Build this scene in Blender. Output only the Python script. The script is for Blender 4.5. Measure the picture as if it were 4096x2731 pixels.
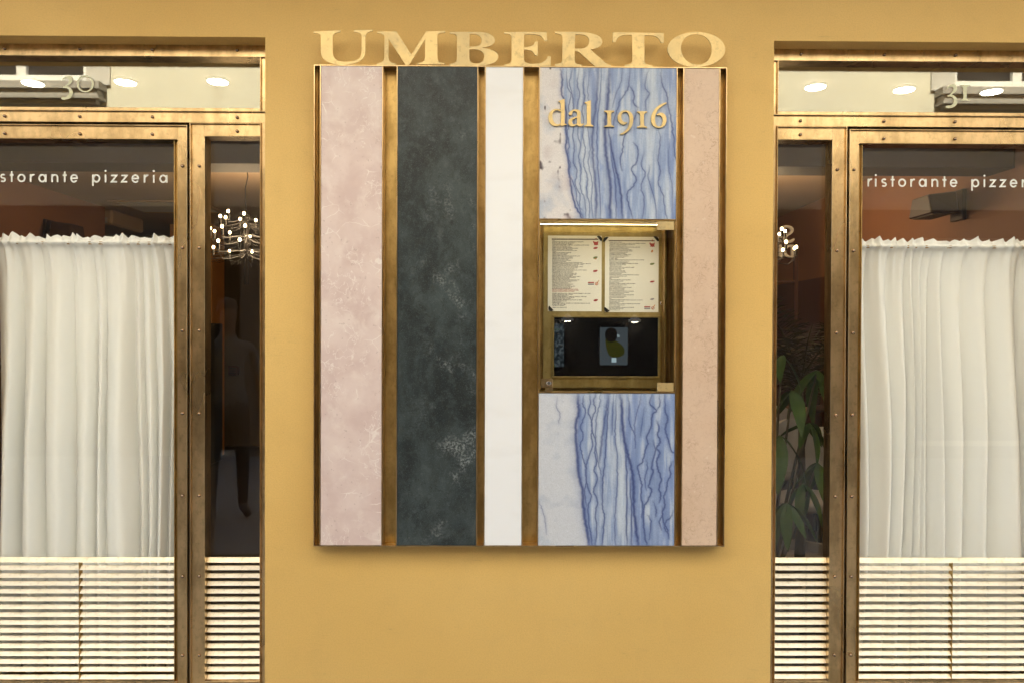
import bpy, bmesh, math, random
from mathutils import Vector, Matrix
random.seed(7)
R = math.radians
scene = bpy.context.scene
for o in list(bpy.data.objects): bpy.data.objects.remove(o)
COL = scene.collection

# ------------------------------------------------------------------ camera
CAM = Vector((-0.0575, -3.0, 1.5))
YAW, PITCH, ROLL = R(-0.5435), R(-0.5007), R(-0.1965)
ROT = Matrix.Rotation(YAW, 3, 'Z') @ Matrix.Rotation(PITCH, 3, 'X') @ Matrix.Rotation(ROLL, 3, 'Y')
cam = bpy.data.cameras.new('camera'); cam.lens = 27.0; cam.sensor_width = 36.0
cam.clip_start = 0.05; cam.clip_end = 4000
cam_o = bpy.data.objects.new('camera', cam); COL.objects.link(cam_o)
rt, fw, up = ROT @ Vector((1, 0, 0)), ROT @ Vector((0, 1, 0)), ROT @ Vector((0, 0, 1))
m4 = Matrix((rt, up, -fw)).transposed().to_4x4(); m4.translation = CAM
cam_o.matrix_world = m4
scene.camera = cam_o
FPX = 3.0 / (1.7e-3 * 2352 / 4096)
def P(u, v, Y):
    """point of the plane y = Y measured at pixel (u, v) of the 4096 px survey photograph"""
    d = ROT @ Vector(((u - 2048) / FPX, 1.0, (1365.5 - v) / FPX))
    t = (Y - CAM.y) / d.y
    return CAM.x + d.x * t, CAM.z + d.z * t

# ------------------------------------------------------------------ world, sun, exposure
SUN_EL = R(50.4)
world = bpy.data.worlds.new('World'); scene.world = world; world.use_nodes = True
wn = world.node_tree; wn.nodes.clear()
sky = wn.nodes.new('ShaderNodeTexSky'); sky.sky_type = 'NISHITA'; sky.sun_disc = False
sky.sun_elevation = SUN_EL; sky.sun_rotation = 0.0; sky.dust_density = 2.0
bg = wn.nodes.new('ShaderNodeBackground'); bg.inputs['Strength'].default_value = 0.15
wo = wn.nodes.new('ShaderNodeOutputWorld')
wn.links.new(sky.outputs[0], bg.inputs[0]); wn.links.new(bg.outputs[0], wo.inputs[0])
sun = bpy.data.lights.new('sun', 'SUN'); sun.energy = 5.0; sun.angle = R(0.55); sun.color = (1.0, 0.975, 0.935)
sun_o = bpy.data.objects.new('sun', sun); COL.objects.link(sun_o)
sd = Vector((0.0, -math.cos(SUN_EL), -math.sin(SUN_EL)))      # the sun stands behind the restaurant and lights the house opposite
sun_o.rotation_euler = sd.to_track_quat('-Z', 'Y').to_euler(); sun_o.location = (0, 20, 30)
vs = scene.view_settings
vs.view_transform = 'Standard'; vs.look = 'None'; vs.gamma = 1.0; vs.exposure = 2.06; vs.use_curve_mapping = False
cy = scene.cycles
cy.use_denoising = True; cy.max_bounces = 7; cy.diffuse_bounces = 4; cy.glossy_bounces = 4
cy.transparent_max_bounces = 16; cy.transmission_bounces = 4; cy.sample_clamp_indirect = 8.0; cy.blur_glossy = 0.6

# ------------------------------------------------------------------ node helper
class G:
    def __init__(s, name):
        s.m = bpy.data.materials.new(name); s.m.use_nodes = True
        s.t = s.m.node_tree; s.t.nodes.clear()
        s.out = s.t.nodes.new('ShaderNodeOutputMaterial')
        s.tc = s.t.nodes.new('ShaderNodeTexCoord').outputs['Object']
    def n(s, ty, **kw):
        nd = s.t.nodes.new('ShaderNode' + ty)
        for k, v in kw.items(): setattr(nd, k, v)
        return nd
    def put(s, sock, v):
        if v is None: return
        if hasattr(v, 'is_output'): s.t.links.new(v, sock)
        elif isinstance(v, (tuple, list)) and len(v) == 3 and sock.type == 'RGBA': sock.default_value = (*v, 1)
        else: sock.default_value = v
    def math(s, op, a, b=None, clamp=False):
        nd = s.n('Math', operation=op, use_clamp=clamp); s.put(nd.inputs[0], a)
        if b is not None: s.put(nd.inputs[1], b)
        return nd.outputs[0]
    def mapv(s, scale=(1, 1, 1), loc=(0, 0, 0), rot=(0, 0, 0), vec=None):
        nd = s.n('Mapping'); s.put(nd.inputs[0], vec or s.tc); s.put(nd.inputs['Scale'], scale); s.put(nd.inputs['Location'], loc); s.put(nd.inputs['Rotation'], rot)
        return nd.outputs[0]
    def noise(s, vec=None, scale=5, detail=3, rough=0.5, dist=0.0):
        nd = s.n('TexNoise'); s.put(nd.inputs['Vector'], vec or s.tc)
        nd.inputs['Scale'].default_value = scale; nd.inputs['Detail'].default_value = detail
        nd.inputs['Roughness'].default_value = rough; nd.inputs['Distortion'].default_value = dist
        return nd.outputs['Fac']
    def ramp(s, fac, stops, mode='LINEAR'):
        nd = s.n('ValToRGB'); cr = nd.color_ramp; cr.interpolation = mode
        rgb = lambda c: (c, c, c, 1) if not isinstance(c, (tuple, list)) else (*c, 1)
        cr.elements[0].position = stops[0][0]; cr.elements[0].color = rgb(stops[0][1])
        cr.elements[-1].position = stops[-1][0]; cr.elements[-1].color = rgb(stops[-1][1])
        for p, c in stops[1:-1]:
            cr.elements.new(p).color = rgb(c)
        s.put(nd.inputs[0], fac)
        return nd.outputs[0]
    def mr(s, v, a, b, c=0.0, d=1.0):
        nd = s.n('MapRange'); nd.interpolation_type = 'SMOOTHSTEP'
        s.put(nd.inputs[0], v)
        for i, x in enumerate((a, b, c, d)): nd.inputs[i + 1].default_value = x
        return nd.outputs[0]
    def mix(s, fac, a, b, mode='MIX'):
        nd = s.n('MixRGB', blend_type=mode); s.put(nd.inputs[0], fac); s.put(nd.inputs[1], a); s.put(nd.inputs[2], b)
        return nd.outputs[0]
    def xyz(s, vec=None):
        nd = s.n('SeparateXYZ'); s.put(nd.inputs[0], vec or s.tc); return nd.outputs
    def comb(s, x, y, z):
        nd = s.n('CombineXYZ'); s.put(nd.inputs[0], x); s.put(nd.inputs[1], y); s.put(nd.inputs[2], z); return nd.outputs[0]
    def ridge(s, vec, scale, width, detail=3, dist=0.0, rough=0.5):
        n = s.noise(vec, scale, detail, rough, dist)
        return s.mr(s.math('ABSOLUTE', s.math('SUBTRACT', n, 0.5)), 0.0, width, 1.0, 0.0)
    def bsdf(s, col=None, rough=0.5, metal=0.0, bump=None, bstr=0.2, bdist=0.01, spec=None, **kw):
        b = s.n('BsdfPrincipled'); s.put(b.inputs['Base Color'], col); s.put(b.inputs['Roughness'], rough); s.put(b.inputs['Metallic'], metal)
        if spec is not None: s.put(b.inputs['Specular IOR Level'], spec)
        for k, v in kw.items(): s.put(b.inputs[k.replace('_', ' ')], v)
        if bump is not None:
            bn = s.n('Bump'); bn.inputs['Strength'].default_value = bstr; bn.inputs['Distance'].default_value = bdist
            s.put(bn.inputs['Height'], bump); s.t.links.new(bn.outputs[0], b.inputs['Normal'])
        s.t.links.new(b.outputs[0], s.out.inputs[0])
        return s.m

def plain(name, col, rough=0.5, metal=0.0, var=0.12, scale=8, **kw):
    g = G(name); n = g.noise(scale=scale, detail=4)
    c = g.mix(n, tuple(x * (1 - var) for x in col), tuple(min(1, x * (1 + var)) for x in col))
    return g.bsdf(c, rough, metal, bump=g.noise(scale=scale * 12, detail=2), bstr=0.05, bdist=0.0008, **kw)
def emis(name, col, strength):
    g = G(name); e = g.n('Emission'); g.put(e.inputs[0], col); e.inputs[1].default_value = strength
    g.t.links.new(e.outputs[0], g.out.inputs[0]); return g.m
def glass(name, f0, tint=(1, 1, 1), rough=0.0, film=(1, 1, 1)):
    g = G(name)
    lw = g.n('LayerWeight'); lw.inputs[0].default_value = 0.5
    f = g.math('ADD', g.math('MULTIPLY', g.math('POWER', lw.outputs['Facing'], 5.0), 1 - f0), f0)
    t = g.n('BsdfTransparent'); g.put(t.inputs[0], tint)
    gl = g.n('BsdfGlossy'); g.put(gl.inputs[0], film); gl.inputs['Roughness'].default_value = rough
    mx = g.n('MixShader'); g.put(mx.inputs[0], f)
    g.t.links.new(t.outputs[0], mx.inputs[1]); g.t.links.new(gl.outputs[0], mx.inputs[2]); g.t.links.new(mx.outputs[0], g.out.inputs[0])
    return g.m
def brass(name, light, dark, r0=0.25, r1=0.45, streak=(3, 3, 1.2), seed=0.0, grime=0.35):
    g = G(name)
    v = g.mapv(scale=streak, loc=(seed, seed, seed))
    n1 = g.noise(v, 6, 5, 0.6); n2 = g.noise(scale=55, detail=4, rough=0.65); n3 = g.noise(v, 2.0, 2)
    c = g.mix(g.mr(n1, 0.35, 0.68), light, dark)
    c = g.mix(g.math('MULTIPLY', g.mr(n2, 0.5, 0.75), grime), c, tuple(x * 0.55 for x in dark))
    r = g.math('ADD', g.math('MULTIPLY', n3, r1 - r0), r0)
    return g.bsdf(c, r, 1.0, bump=g.noise(g.mapv(scale=streak), 40, 3), bstr=0.06, bdist=0.004)

M = {}
# plaster of the restaurant wall
g = G('mustard_plaster')
n1, n2, n3 = g.noise(scale=0.9, detail=3), g.noise(scale=7, detail=5, rough=0.6), g.noise(scale=190, detail=2)
c = g.mix(g.mr(n1, 0.3, 0.7), (0.685, 0.438, 0.136), (0.74, 0.494, 0.172))
c = g.mix(g.math('MULTIPLY', g.mr(n2, 0.45, 0.8), 0.28), c, (0.58, 0.375, 0.125))
scr = g.ridge(g.mapv(scale=(0.7, 1, 9)), 3.0, 0.004, 2)
c = g.mix(g.math('MULTIPLY', g.math('MULTIPLY', scr, g.mr(n2, 0.52, 0.7)), 0.35), c, (0.30, 0.19, 0.08))
c = g.mix(g.math('MULTIPLY', g.mr(n3, 0.35, 0.75), 0.22), c, (0.44, 0.28, 0.085))
M['wall'] = g.bsdf(c, 0.62, bump=g.math('ADD', g.noise(scale=260, detail=3), g.math('MULTIPLY', n2, 2.0)), bstr=0.16, bdist=0.005, spec=0.35)
M['brass'] = brass('aged_brass', (0.70, 0.505, 0.27), (0.46, 0.325, 0.165), 0.20, 0.38)
M['brass_dark'] = brass('dull_brass', (0.56, 0.38, 0.15), (0.36, 0.23, 0.085), 0.34, 0.55, seed=3.0)
M['brass_letter'] = brass('letter_brass', (0.67, 0.51, 0.25), (0.50, 0.395, 0.215), 0.40, 0.6, streak=(1, 1, 1), seed=1.3, grime=0.5)
M['brass_slat'] = brass('pale_slat_brass', (0.84, 0.77, 0.62), (0.70, 0.62, 0.46), 0.34, 0.55, streak=(1.5, 1, 6), seed=5.0, grime=0.55)
M['brass_case'] = brass('case_brass', (0.50, 0.40, 0.17), (0.37, 0.285, 0.11), 0.32, 0.5, seed=8.0)
M['bolt'] = plain('bolt_bronze', (0.36, 0.26, 0.18), 0.22, 1.0)
M['steel'] = plain('lock_steel', (0.72, 0.66, 0.56), 0.25, 1.0)
M['glass'] = glass('clear_pane', 0.038, (0.995, 0.995, 0.99))
M['glass_transom'] = glass('reflective_transom_pane', 0.125, (0.93, 0.94, 0.90), film=(1.0, 0.95, 0.78))
M['vinyl'] = plain('white_vinyl', (0.78, 0.79, 0.74), 0.5, var=0.03)
M['vinyl_pale'] = plain('pale_gold_vinyl', (0.72, 0.72, 0.50), 0.5, var=0.03)
M['black'] = plain('black_rubber', (0.012, 0.011, 0.011), 0.45)
# curtain
g = G('cream_curtain')
wv = g.noise(g.mapv(scale=(420, 1, 420)), 3, 2)
c = g.mix(g.noise(scale=3, detail=3), (0.915, 0.915, 0.875), (0.94, 0.94, 0.905))
b = g.n('BsdfDiffuse'); g.put(b.inputs[0], c); tr = g.n('BsdfTranslucent'); g.put(tr.inputs[0], (0.80, 0.77, 0.68))
bn = g.n('Bump'); bn.inputs['Strength'].default_value = 0.10; bn.inputs['Distance'].default_value = 0.002; g.put(bn.inputs['Height'], wv); g.t.links.new(bn.outputs[0], b.inputs['Normal'])
mx = g.n('MixShader'); mx.inputs[0].default_value = 0.05
g.t.links.new(b.outputs[0], mx.inputs[1]); g.t.links.new(tr.outputs[0], mx.inputs[2]); g.t.links.new(mx.outputs[0], g.out.inputs[0]); M['curtain'] = g.m
# pink marble
g = G('pink_marble')
w = g.noise(scale=6, detail=4)
wv = g.n('MixRGB', blend_type='ADD'); wv.inputs[0].default_value = 1.0
g.put(wv.inputs[1], g.tc); nz = g.n('TexNoise'); nz.inputs['Scale'].default_value = 9; nz.inputs['Detail'].default_value = 4; g.put(nz.inputs['Vector'], g.tc)
g.put(wv.inputs[2], g.mix(0.93, nz.outputs['Color'], (0, 0, 0))); wc = wv.outputs[0]
c = g.mix(g.mr(g.noise(wc, 5.5, 5, 0.6), 0.36, 0.66), (0.61, 0.47, 0.445), (0.71, 0.585, 0.55))
c = g.mix(g.math('MULTIPLY', g.mr(g.noise(wc, 13, 5, 0.65), 0.5, 0.72), 0.55), c, (0.78, 0.685, 0.635))
vn = g.n('TexVoronoi', feature='DISTANCE_TO_EDGE'); g.put(vn.inputs['Vector'], g.mapv(scale=(1, 1, 1.5), rot=(0, 0.6, 0), vec=wc)); vn.inputs['Scale'].default_value = 13
vein = g.math('MULTIPLY', g.mr(vn.outputs['Distance'], 0.0, 0.035, 1, 0), g.mr(g.noise(scale=11, detail=5), 0.53, 0.66))
v2 = g.math('MULTIPLY', g.ridge(g.mapv(scale=(1.6, 1, 1), rot=(0, 0.9, 0), vec=wc), 20, 0.018, 4), g.mr(g.noise(scale=6, detail=3), 0.5, 0.62))
c = g.mix(g.math('MULTIPLY', g.math('MAXIMUM', vein, v2), 0.7), c, (0.86, 0.80, 0.75))
sp = g.mr(g.noise(scale=70, detail=3), 0.67, 0.74)
c = g.mix(g.math('MULTIPLY', sp, 0.4), c, (0.36, 0.25, 0.23))
M['pink'] = g.bsdf(c, 0.33, spec=0.4)
# dark green-black marble
g = G('dark_green_marble')
d = g.mapv(scale=(1.3, 1, 0.8), rot=(0, 0.5, 0))
n1, n2, n3 = g.noise(d, 4.2, 6, 0.66, 0.4), g.noise(scale=26, detail=5, rough=0.7), g.noise(scale=110, detail=4, rough=0.65)
c = g.mix(g.mr(n1, 0.36, 0.70), (0.014, 0.019, 0.020), (0.048, 0.064, 0.066))
c = g.mix(g.math('MULTIPLY', g.mr(n2, 0.48, 0.75), 0.5), c, (0.080, 0.100, 0.102))
cl = g.mr(g.noise(g.mapv(scale=(1.2, 1, 1.0), rot=(0, 0.7, 0), loc=(0.35, 0, 0.2)), 7.0, 4, 0.6), 0.52, 0.68)
Xg, _, Zg = g.xyz()
cl = g.math('MULTIPLY', cl, g.math('ADD', g.math('MULTIPLY', g.mr(Xg, -0.42, -0.24), g.mr(Zg, 2.2, 1.6, 0.25, 1.0)), 0.06))
c = g.mix(g.math('MULTIPLY', g.math('MULTIPLY', cl, g.mr(n3, 0.42, 0.62)), 0.8), c, (0.25, 0.275, 0.275))
c = g.mix(g.math('MULTIPLY', g.mr(g.noise(d, 9, 4, 0.6), 0.60, 0.75), 0.35), c, (0.11, 0.13, 0.13))
c = g.mix(g.math('MULTIPLY', g.mr(n3, 0.6, 0.72), 0.35), c, (0.16, 0.17, 0.165))
ln = g.ridge(g.mapv(scale=(1.2, 1, 0.9), rot=(0, 0.6, 0)), 9, 0.012, 6, 0.5, 0.65)
c = g.mix(g.math('MULTIPLY', ln, 0.5), c, (0.008, 0.010, 0.010))
c = g.mix(g.math('MULTIPLY', g.mr(g.noise(scale=330, detail=3), 0.55, 0.7), 0.4), c, (0.12, 0.14, 0.14))
M['green'] = g.bsdf(c, 0.36, spec=0.4, bump=n3, bstr=0.05)
# white marble
g = G('white_marble')
c = g.mix(g.math('MULTIPLY', g.mr(g.noise(g.mapv(scale=(1, 1, 3)), 5, 4), 0.5, 0.8), 0.4), (0.84, 0.85, 0.875), (0.77, 0.765, 0.765))
M['white'] = g.bsdf(c, 0.35, spec=0.35)
# beige marble
g = G('beige_marble')
nz = g.n('TexNoise'); nz.inputs['Scale'].default_value = 22; nz.inputs['Detail'].default_value = 4; g.put(nz.inputs['Vector'], g.tc)
wc = g.mix(1.0, g.tc, g.mix(0.93, nz.outputs['Color'], (0, 0, 0)), 'ADD')
c = g.mix(g.noise(scale=8, detail=5), (0.60, 0.425, 0.305), (0.70, 0.53, 0.40))
vn = g.n('TexVoronoi', feature='DISTANCE_TO_EDGE'); g.put(vn.inputs['Vector'], wc); vn.inputs['Scale'].default_value = 26
vein = g.math('MULTIPLY', g.ridge(wc, 24, 0.022, 6, 0.6, 0.65), g.mr(g.noise(scale=12, detail=4), 0.42, 0.62))
c = g.mix(g.math('MULTIPLY', vein, 0.6), c, (0.38, 0.225, 0.15))
c = g.mix(g.math('MULTIPLY', g.ridge(wc, 42, 0.03, 3), 0.25), c, (0.44, 0.27, 0.18))
c = g.mix(g.math('MULTIPLY', g.mr(g.noise(scale=45, detail=2), 0.68, 0.74), 0.35), c, (0.80, 0.70, 0.60))
M['beige'] = g.bsdf(c, 0.35, spec=0.4)

# blue-veined quartzite: the colour of the stone itself, laid down per point on a fine grid
import numpy as np
def vnoise(nx, nz, fx, fz, seed, oct=3):
    r = np.random.RandomState(seed); out = np.zeros((nz, nx)); amp = 1.0; tot = 0.0
    for o in range(oct):
        gx, gz = max(2, int(fx * 2 ** o) + 2), max(2, int(fz * 2 ** o) + 2); gr = r.rand(gz, gx)
        X = np.linspace(0, gx - 1.001, nx); Zz = np.linspace(0, gz - 1.001, nz); xi = X.astype(int); zi = Zz.astype(int); fxx = X - xi; fzz = Zz - zi
        fxx = fxx * fxx * (3 - 2 * fxx); fzz = fzz * fzz * (3 - 2 * fzz)
        a = gr[zi][:, xi] * (1 - fxx) + gr[zi][:, xi + 1] * fxx; b = gr[zi + 1][:, xi] * (1 - fxx) + gr[zi + 1][:, xi + 1] * fxx
        out += amp * (a * (1 - fzz)[:, None] + b * fzz[:, None]); tot += amp; amp *= 0.5
    return out / tot
def stone_grid(w, h, veins, bands, bound, specks, seed):
    """w, h in survey pixels; returns an (nz, nx, 3) array of linear colours, row 0 at the top"""
    nx, nz = int(w / 2.1), int(h / 2.1); xs = np.linspace(0, w, nx); ys = np.linspace(0, h, nz); rnd = np.random.RandomState(seed)
    gx, gy = np.meshgrid(xs, ys)
    bx = np.interp(ys, [p[1] for p in bound], [p[0] for p in bound]); bx = bx + 5 * (vnoise(1, nz, 1, 22, seed + 3)[:, 0] - .5) + 0.0
    wob = (vnoise(nx, nz, 6, 14, seed + 1) - .5) * 26
    rel = (gx - bx[:, None]) / (w - bx[:, None]) + wob / w                      # 0 at the white edge, 1 at the right side
    col = np.stack([np.interp(rel, [b[0] for b in bands], [b[1][k] for b in bands]) for k in range(3)], -1)
    mixc = lambda c, f, t: c + (np.array(t) - c) * np.clip(f, 0, 1)[..., None]
    blue = np.clip((rel + 0.012) / 0.03, 0, 1)
    st = vnoise(nx, nz, 42, 4, seed + 5, 3); st2 = vnoise(nx, nz, 90, 9, seed + 6, 2)
    col = mixc(col, (st - .50) * 2.6 * blue, (0.17, 0.24, 0.43)); col = mixc(col, (.50 - st) * 2.4 * blue, (0.54, 0.60, 0.67)); col = mixc(col, (st2 - .5) * 1.0 * blue, (0.20, 0.27, 0.46))
    cl = vnoise(nx, nz, 7, 9, seed + 7, 4); col = mixc(col, (cl - .56) * 3.0 * (1 - blue), (0.40, 0.45, 0.55))
    dark = np.zeros((nz, nx)); halo = np.zeros((nz, nx))
    for wd, st_, pts in veins:
        P_ = np.array(pts, float); q = []
        for a in range(len(P_) - 1):
            p0, p1, p2, p3 = P_[max(a - 1, 0)], P_[a], P_[a + 1], P_[min(a + 2, len(P_) - 1)]
            for t in np.linspace(0, 1, 7)[:-1]: q.append(0.5 * (2 * p1 + (p2 - p0) * t + (2 * p0 - 5 * p1 + 4 * p2 - p3) * t * t + (3 * p1 - p0 - 3 * p2 + p3) * t ** 3))
        q.append(P_[-1]); q = np.array(q); q[:, 0] += rnd.randn(len(q)) * 1.1
        L = len(q)
        for a in range(L - 1):
            p, r = q[a], q[a + 1]; m = wd * 4 + 6
            x0, x1 = np.searchsorted(xs, [min(p[0], r[0]) - m, max(p[0], r[0]) + m]); y0, y1 = np.searchsorted(ys, [min(p[1], r[1]) - m, max(p[1], r[1]) + m])
            if x1 <= x0 or y1 <= y0: continue
            sx, sy = gx[y0:y1, x0:x1], gy[y0:y1, x0:x1]; d = r - p; t = np.clip(((sx - p[0]) * d[0] + (sy - p[1]) * d[1]) / (d @ d + 1e-9), 0, 1)
            ds = np.hypot(sx - p[0] - t * d[0], sy - p[1] - t * d[1]); e = min(1.0, 0.35 + min(a, L - a) * 0.12)
            dark[y0:y1, x0:x1] = np.maximum(dark[y0:y1, x0:x1], st_ * e * np.exp(-(ds / (wd * 0.62)) ** 2)); halo[y0:y1, x0:x1] = np.maximum(halo[y0:y1, x0:x1], 0.75 * st_ * e * np.exp(-(ds / (wd * 1.9 + 2)) ** 2))
    col = mixc(col, halo * (0.6 + 0.8 * (st - .5)), (0.135, 0.195, 0.40)); col = mixc(col, np.clip(dark * 1.12, 0, 0.96), (0.045, 0.068, 0.205))
    if specks:
        sp = vnoise(nx, nz, 26, 17, seed + 9, 2); col = mixc(col, (sp - .74) * 9 * (1 - blue), (0.10, 0.08, 0.09)); s2 = vnoise(nx, nz, 9, 8, seed + 10, 2); col = mixc(col, (s2 - .60) * 1.6 * (1 - blue), (0.44, 0.36, 0.38))
    col = col * (1 + 0.06 * rnd.randn(nz, nx))[..., None]
    return np.clip(col, 0.01, 0.9)
def quartz_mat(name):
    g = G(name); at = g.n('Attribute'); at.attribute_name = 'stone'
    gr = g.noise(scale=420, detail=2)
    c = g.mix(g.math('MULTIPLY', g.mr(gr, 0.58, 0.75), 0.16), at.outputs['Color'], (0.64, 0.68, 0.74))
    return g.bsdf(c, 0.32, spec=0.4)
M['quartz'] = quartz_mat('blue_quartzite')
W_ = (0.66, 0.632, 0.63); PB = (0.445, 0.51, 0.62); MB_ = (0.315, 0.395, 0.575); BL = (0.235, 0.31, 0.525); WB = (0.585, 0.595, 0.635)
tr_ = lambda L, ox, oy, sc: [(w_, d_, [((x - ox) / sc, (y - oy) / sc) for x, y in p]) for w_, d_, p in L]
UPV = tr_([(6, .9, [(372,-50),(385,40),(380,100),(395,160),(410,230),(408,330),(415,390),(408,460),(425,540),(430,620),(440,690),(462,800),(500,880),(512,905)]),
 (3, .8, [(410,-50),(415,60),(440,120),(425,200),(432,280),(418,360),(430,430),(420,500),(440,560),(430,620),(470,720),(480,800),(510,850)]),
 (3, .8, [(450,-50),(430,40),(445,110),(455,180),(450,240),(460,300),(452,380),(462,460),(455,540),(478,600),(470,690),(500,760),(495,830),(520,905)]),
 (3, .75, [(490,-50),(480,50),(495,120),(478,200),(490,290),(482,370),(500,440),(490,520),(505,600),(500,700),(530,790),(535,905)]),
 (3, .75, [(530,-50),(515,60),(525,140),(508,210),(520,280),(515,380),(530,470),(520,560),(545,640),(540,740),(560,820),(555,905)]),
 (2.6, .7, [(560,-50),(545,100),(555,220),(545,340),(560,450),(550,560),(575,680),(570,800),(585,905)]),
 (8, .72, [(610,-50),(600,150),(580,300),(575,420),(580,520),(590,640),(600,760),(600,905)]), (3, .8, [(632,-50),(622,120),(606,300),(604,480),(618,680),(630,905)]),
 (11, .85, [(680,-50),(675,100),(665,200),(655,300),(655,420),(665,520),(680,620),(690,720),(685,820),(690,905)]), (7, .9, [(670,330),(690,430),(715,560),(740,660),(755,760),(765,905)]), (4, .8, [(680,420),(700,560),(722,700),(728,905)]),
 (4.5, .75, [(810,-50),(800,60),(780,110),(745,160),(735,200),(720,240),(700,330)]), (5, .8, [(800,60),(825,90),(835,130),(830,170),(860,200)]), (4.5, .8, [(860,200),(840,260),(800,330),(770,400),(765,470),(750,520),(760,600)]),
 (3.5, .7, [(930,-50),(900,60),(930,110),(905,160),(910,220)]), (4.5, .8, [(830,420),(855,450),(860,500),(850,550),(820,590),(850,650),(830,700),(795,740),(800,800),(830,905)]),
 (5, .75, [(1000,-50),(1010,50),(1040,120),(1050,200),(1070,300),(1085,400),(1090,490),(1110,560)]), (3.4, .75, [(990,330),(1000,420),(985,520),(1000,600),(990,680),(1020,760),(1030,840),(1045,905)]),
 (3.4, .75, [(900,480),(880,560),(905,620),(880,700),(900,780),(890,905)]), (3.2, .7, [(940,560),(925,640),(950,720),(970,800),(980,905)]), (3, .65, [(760,-50),(752,40),(720,120),(700,200)]), (3, .6, [(1060,400),(1050,560),(1075,700),(1080,905)])], 246, -50, 1.568)
LOV = tr_([(11, .85, [(480,30),(478,120),(485,200),(460,300),(458,420),(470,560),(480,680),(490,780),(520,900),(530,1050),(545,1180),(570,1300),(580,1400)]),
 (4, .8, [(535,30),(520,120),(545,200),(500,330),(530,400),(500,500),(520,600),(550,700),(555,820),(540,920),(560,1050)]), (4.5, .8, [(580,30),(590,110),(570,190),(595,260),(605,340),(600,420),(610,500),(570,620),(550,720),(560,850),(600,960),(570,1050),(580,1200),(600,1300),(610,1400)]),
 (4.5, .8, [(640,30),(620,100),(635,180),(605,260),(610,380),(640,460),(630,560),(650,640),(625,720),(660,800),(620,900),(660,1000),(640,1100),(650,1250),(640,1400)]), (3.5, .75, [(680,30),(670,130),(650,220),(640,340),(640,500),(660,640),(690,760)]), (8, .7, [(750,30),(740,150),(720,260),(700,420),(690,520),(670,650)]),
 (4.5, .85, [(760,30),(750,200),(735,420),(725,600),(710,760),(700,900),(705,1050),(720,1150),(710,1280),(700,1400)]), (3, .75, [(800,30),(790,200),(785,400)]), (3.4, .75, [(825,30),(820,250),(815,420),(830,560),(835,700),(838,860),(825,1000),(815,1200),(820,1400)]),
 (10, .95, [(860,30),(875,160),(880,300),(900,460),(930,580),(960,690),(980,800),(985,950),(990,1100),(1010,1250),(1030,1400)]), (5, .85, [(890,300),(905,480),(915,620),(920,800),(925,1000),(920,1200),(930,1400)]), (5, .85, [(965,720),(955,900),(965,1100),(970,1400)]),
 (4, .75, [(930,30),(940,160),(940,260),(960,330),(990,400),(1000,520)]), (3.6, .7, [(1050,30),(1030,140),(1000,240),(990,330),(1000,420)]), (3, .65, [(1075,150),(1060,300),(1040,420)]),
 (5, .85, [(1150,30),(1130,120),(1190,180),(1150,220),(1140,330),(1100,420),(1110,480),(1085,560),(1060,650),(1020,690),(1040,780),(1060,850),(1050,960),(1070,1050),(1055,1150)]), (4.5, .8, [(1215,30),(1220,120),(1190,180)]),
 (5.5, .88, [(1190,270),(1210,330),(1200,400),(1225,460),(1190,520),(1220,560),(1190,640),(1210,720),(1235,800),(1215,880),(1230,940),(1220,1010)]), (5.5, .85, [(1160,450),(1180,540),(1160,620),(1150,700),(1160,740),(1120,860),(1150,900),(1110,1000),(1080,1050),(1075,1180),(1090,1330),(1110,1390)]),
 (5.5, .82, [(1260,30),(1270,180),(1290,260),(1270,350),(1300,450),(1330,550),(1360,560)]), (5, .85, [(1340,640),(1310,700),(1320,760),(1290,830),(1280,900),(1260,960),(1270,1030),(1250,1100),(1260,1200),(1290,1250),(1310,1340)]),
 (4.5, .8, [(1345,1080),(1320,1150),(1280,1180),(1270,1250),(1295,1290)]), (4.5, .8, [(1160,1000),(1190,1080),(1185,1140)]), (4.5, .8, [(1110,1120),(1140,1180),(1130,1350)]), (4.5, .8, [(1240,1040),(1245,1120),(1220,1180),(1240,1260)]), (4, .75, [(1090,620),(1110,700),(1085,800),(1100,900)]), (3, .5, [(125,1000),(150,1060),(180,1160),(195,1300)]), (3, .5, [(290,60),(280,150),(310,210),(300,300)])], 122, 30, 2.24)
STONE = {'top': (544, 609, UPV, [(-1, W_), (-0.01, W_), (0.03, MB_), (0.10, PB), (0.20, (0.50, 0.56, 0.645)), (0.29, BL), (0.325, PB), (0.365, PB), (0.40, BL), (0.52, MB_), (0.66, MB_), (0.78, PB), (0.88, MB_), (0.95, BL), (1.2, BL)], [((x - 246) / 1.568, (y + 50) / 1.568) for x, y in ((368,-50),(378,100),(405,230),(410,390),(420,540),(436,690),(460,800),(505,905))], True, 5),
         'low': (550, 612, LOV, [(-1, WB), (-0.01, (0.56, 0.585, 0.645)), (0.02, BL), (0.08, MB_), (0.22, PB), (0.30, MB_), (0.36, PB), (0.47, (0.50, 0.565, 0.655)), (0.52, BL), (0.60, BL), (0.75, MB_), (0.9, BL), (1.2, BL)], [((x - 122) / 2.24, (y - 30) / 2.24) for x, y in ((474,30),(478,200),(455,300),(455,420),(470,600),(485,780),(515,900),(530,1050),(545,1200),(575,1400))], False, 31)}

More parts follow.
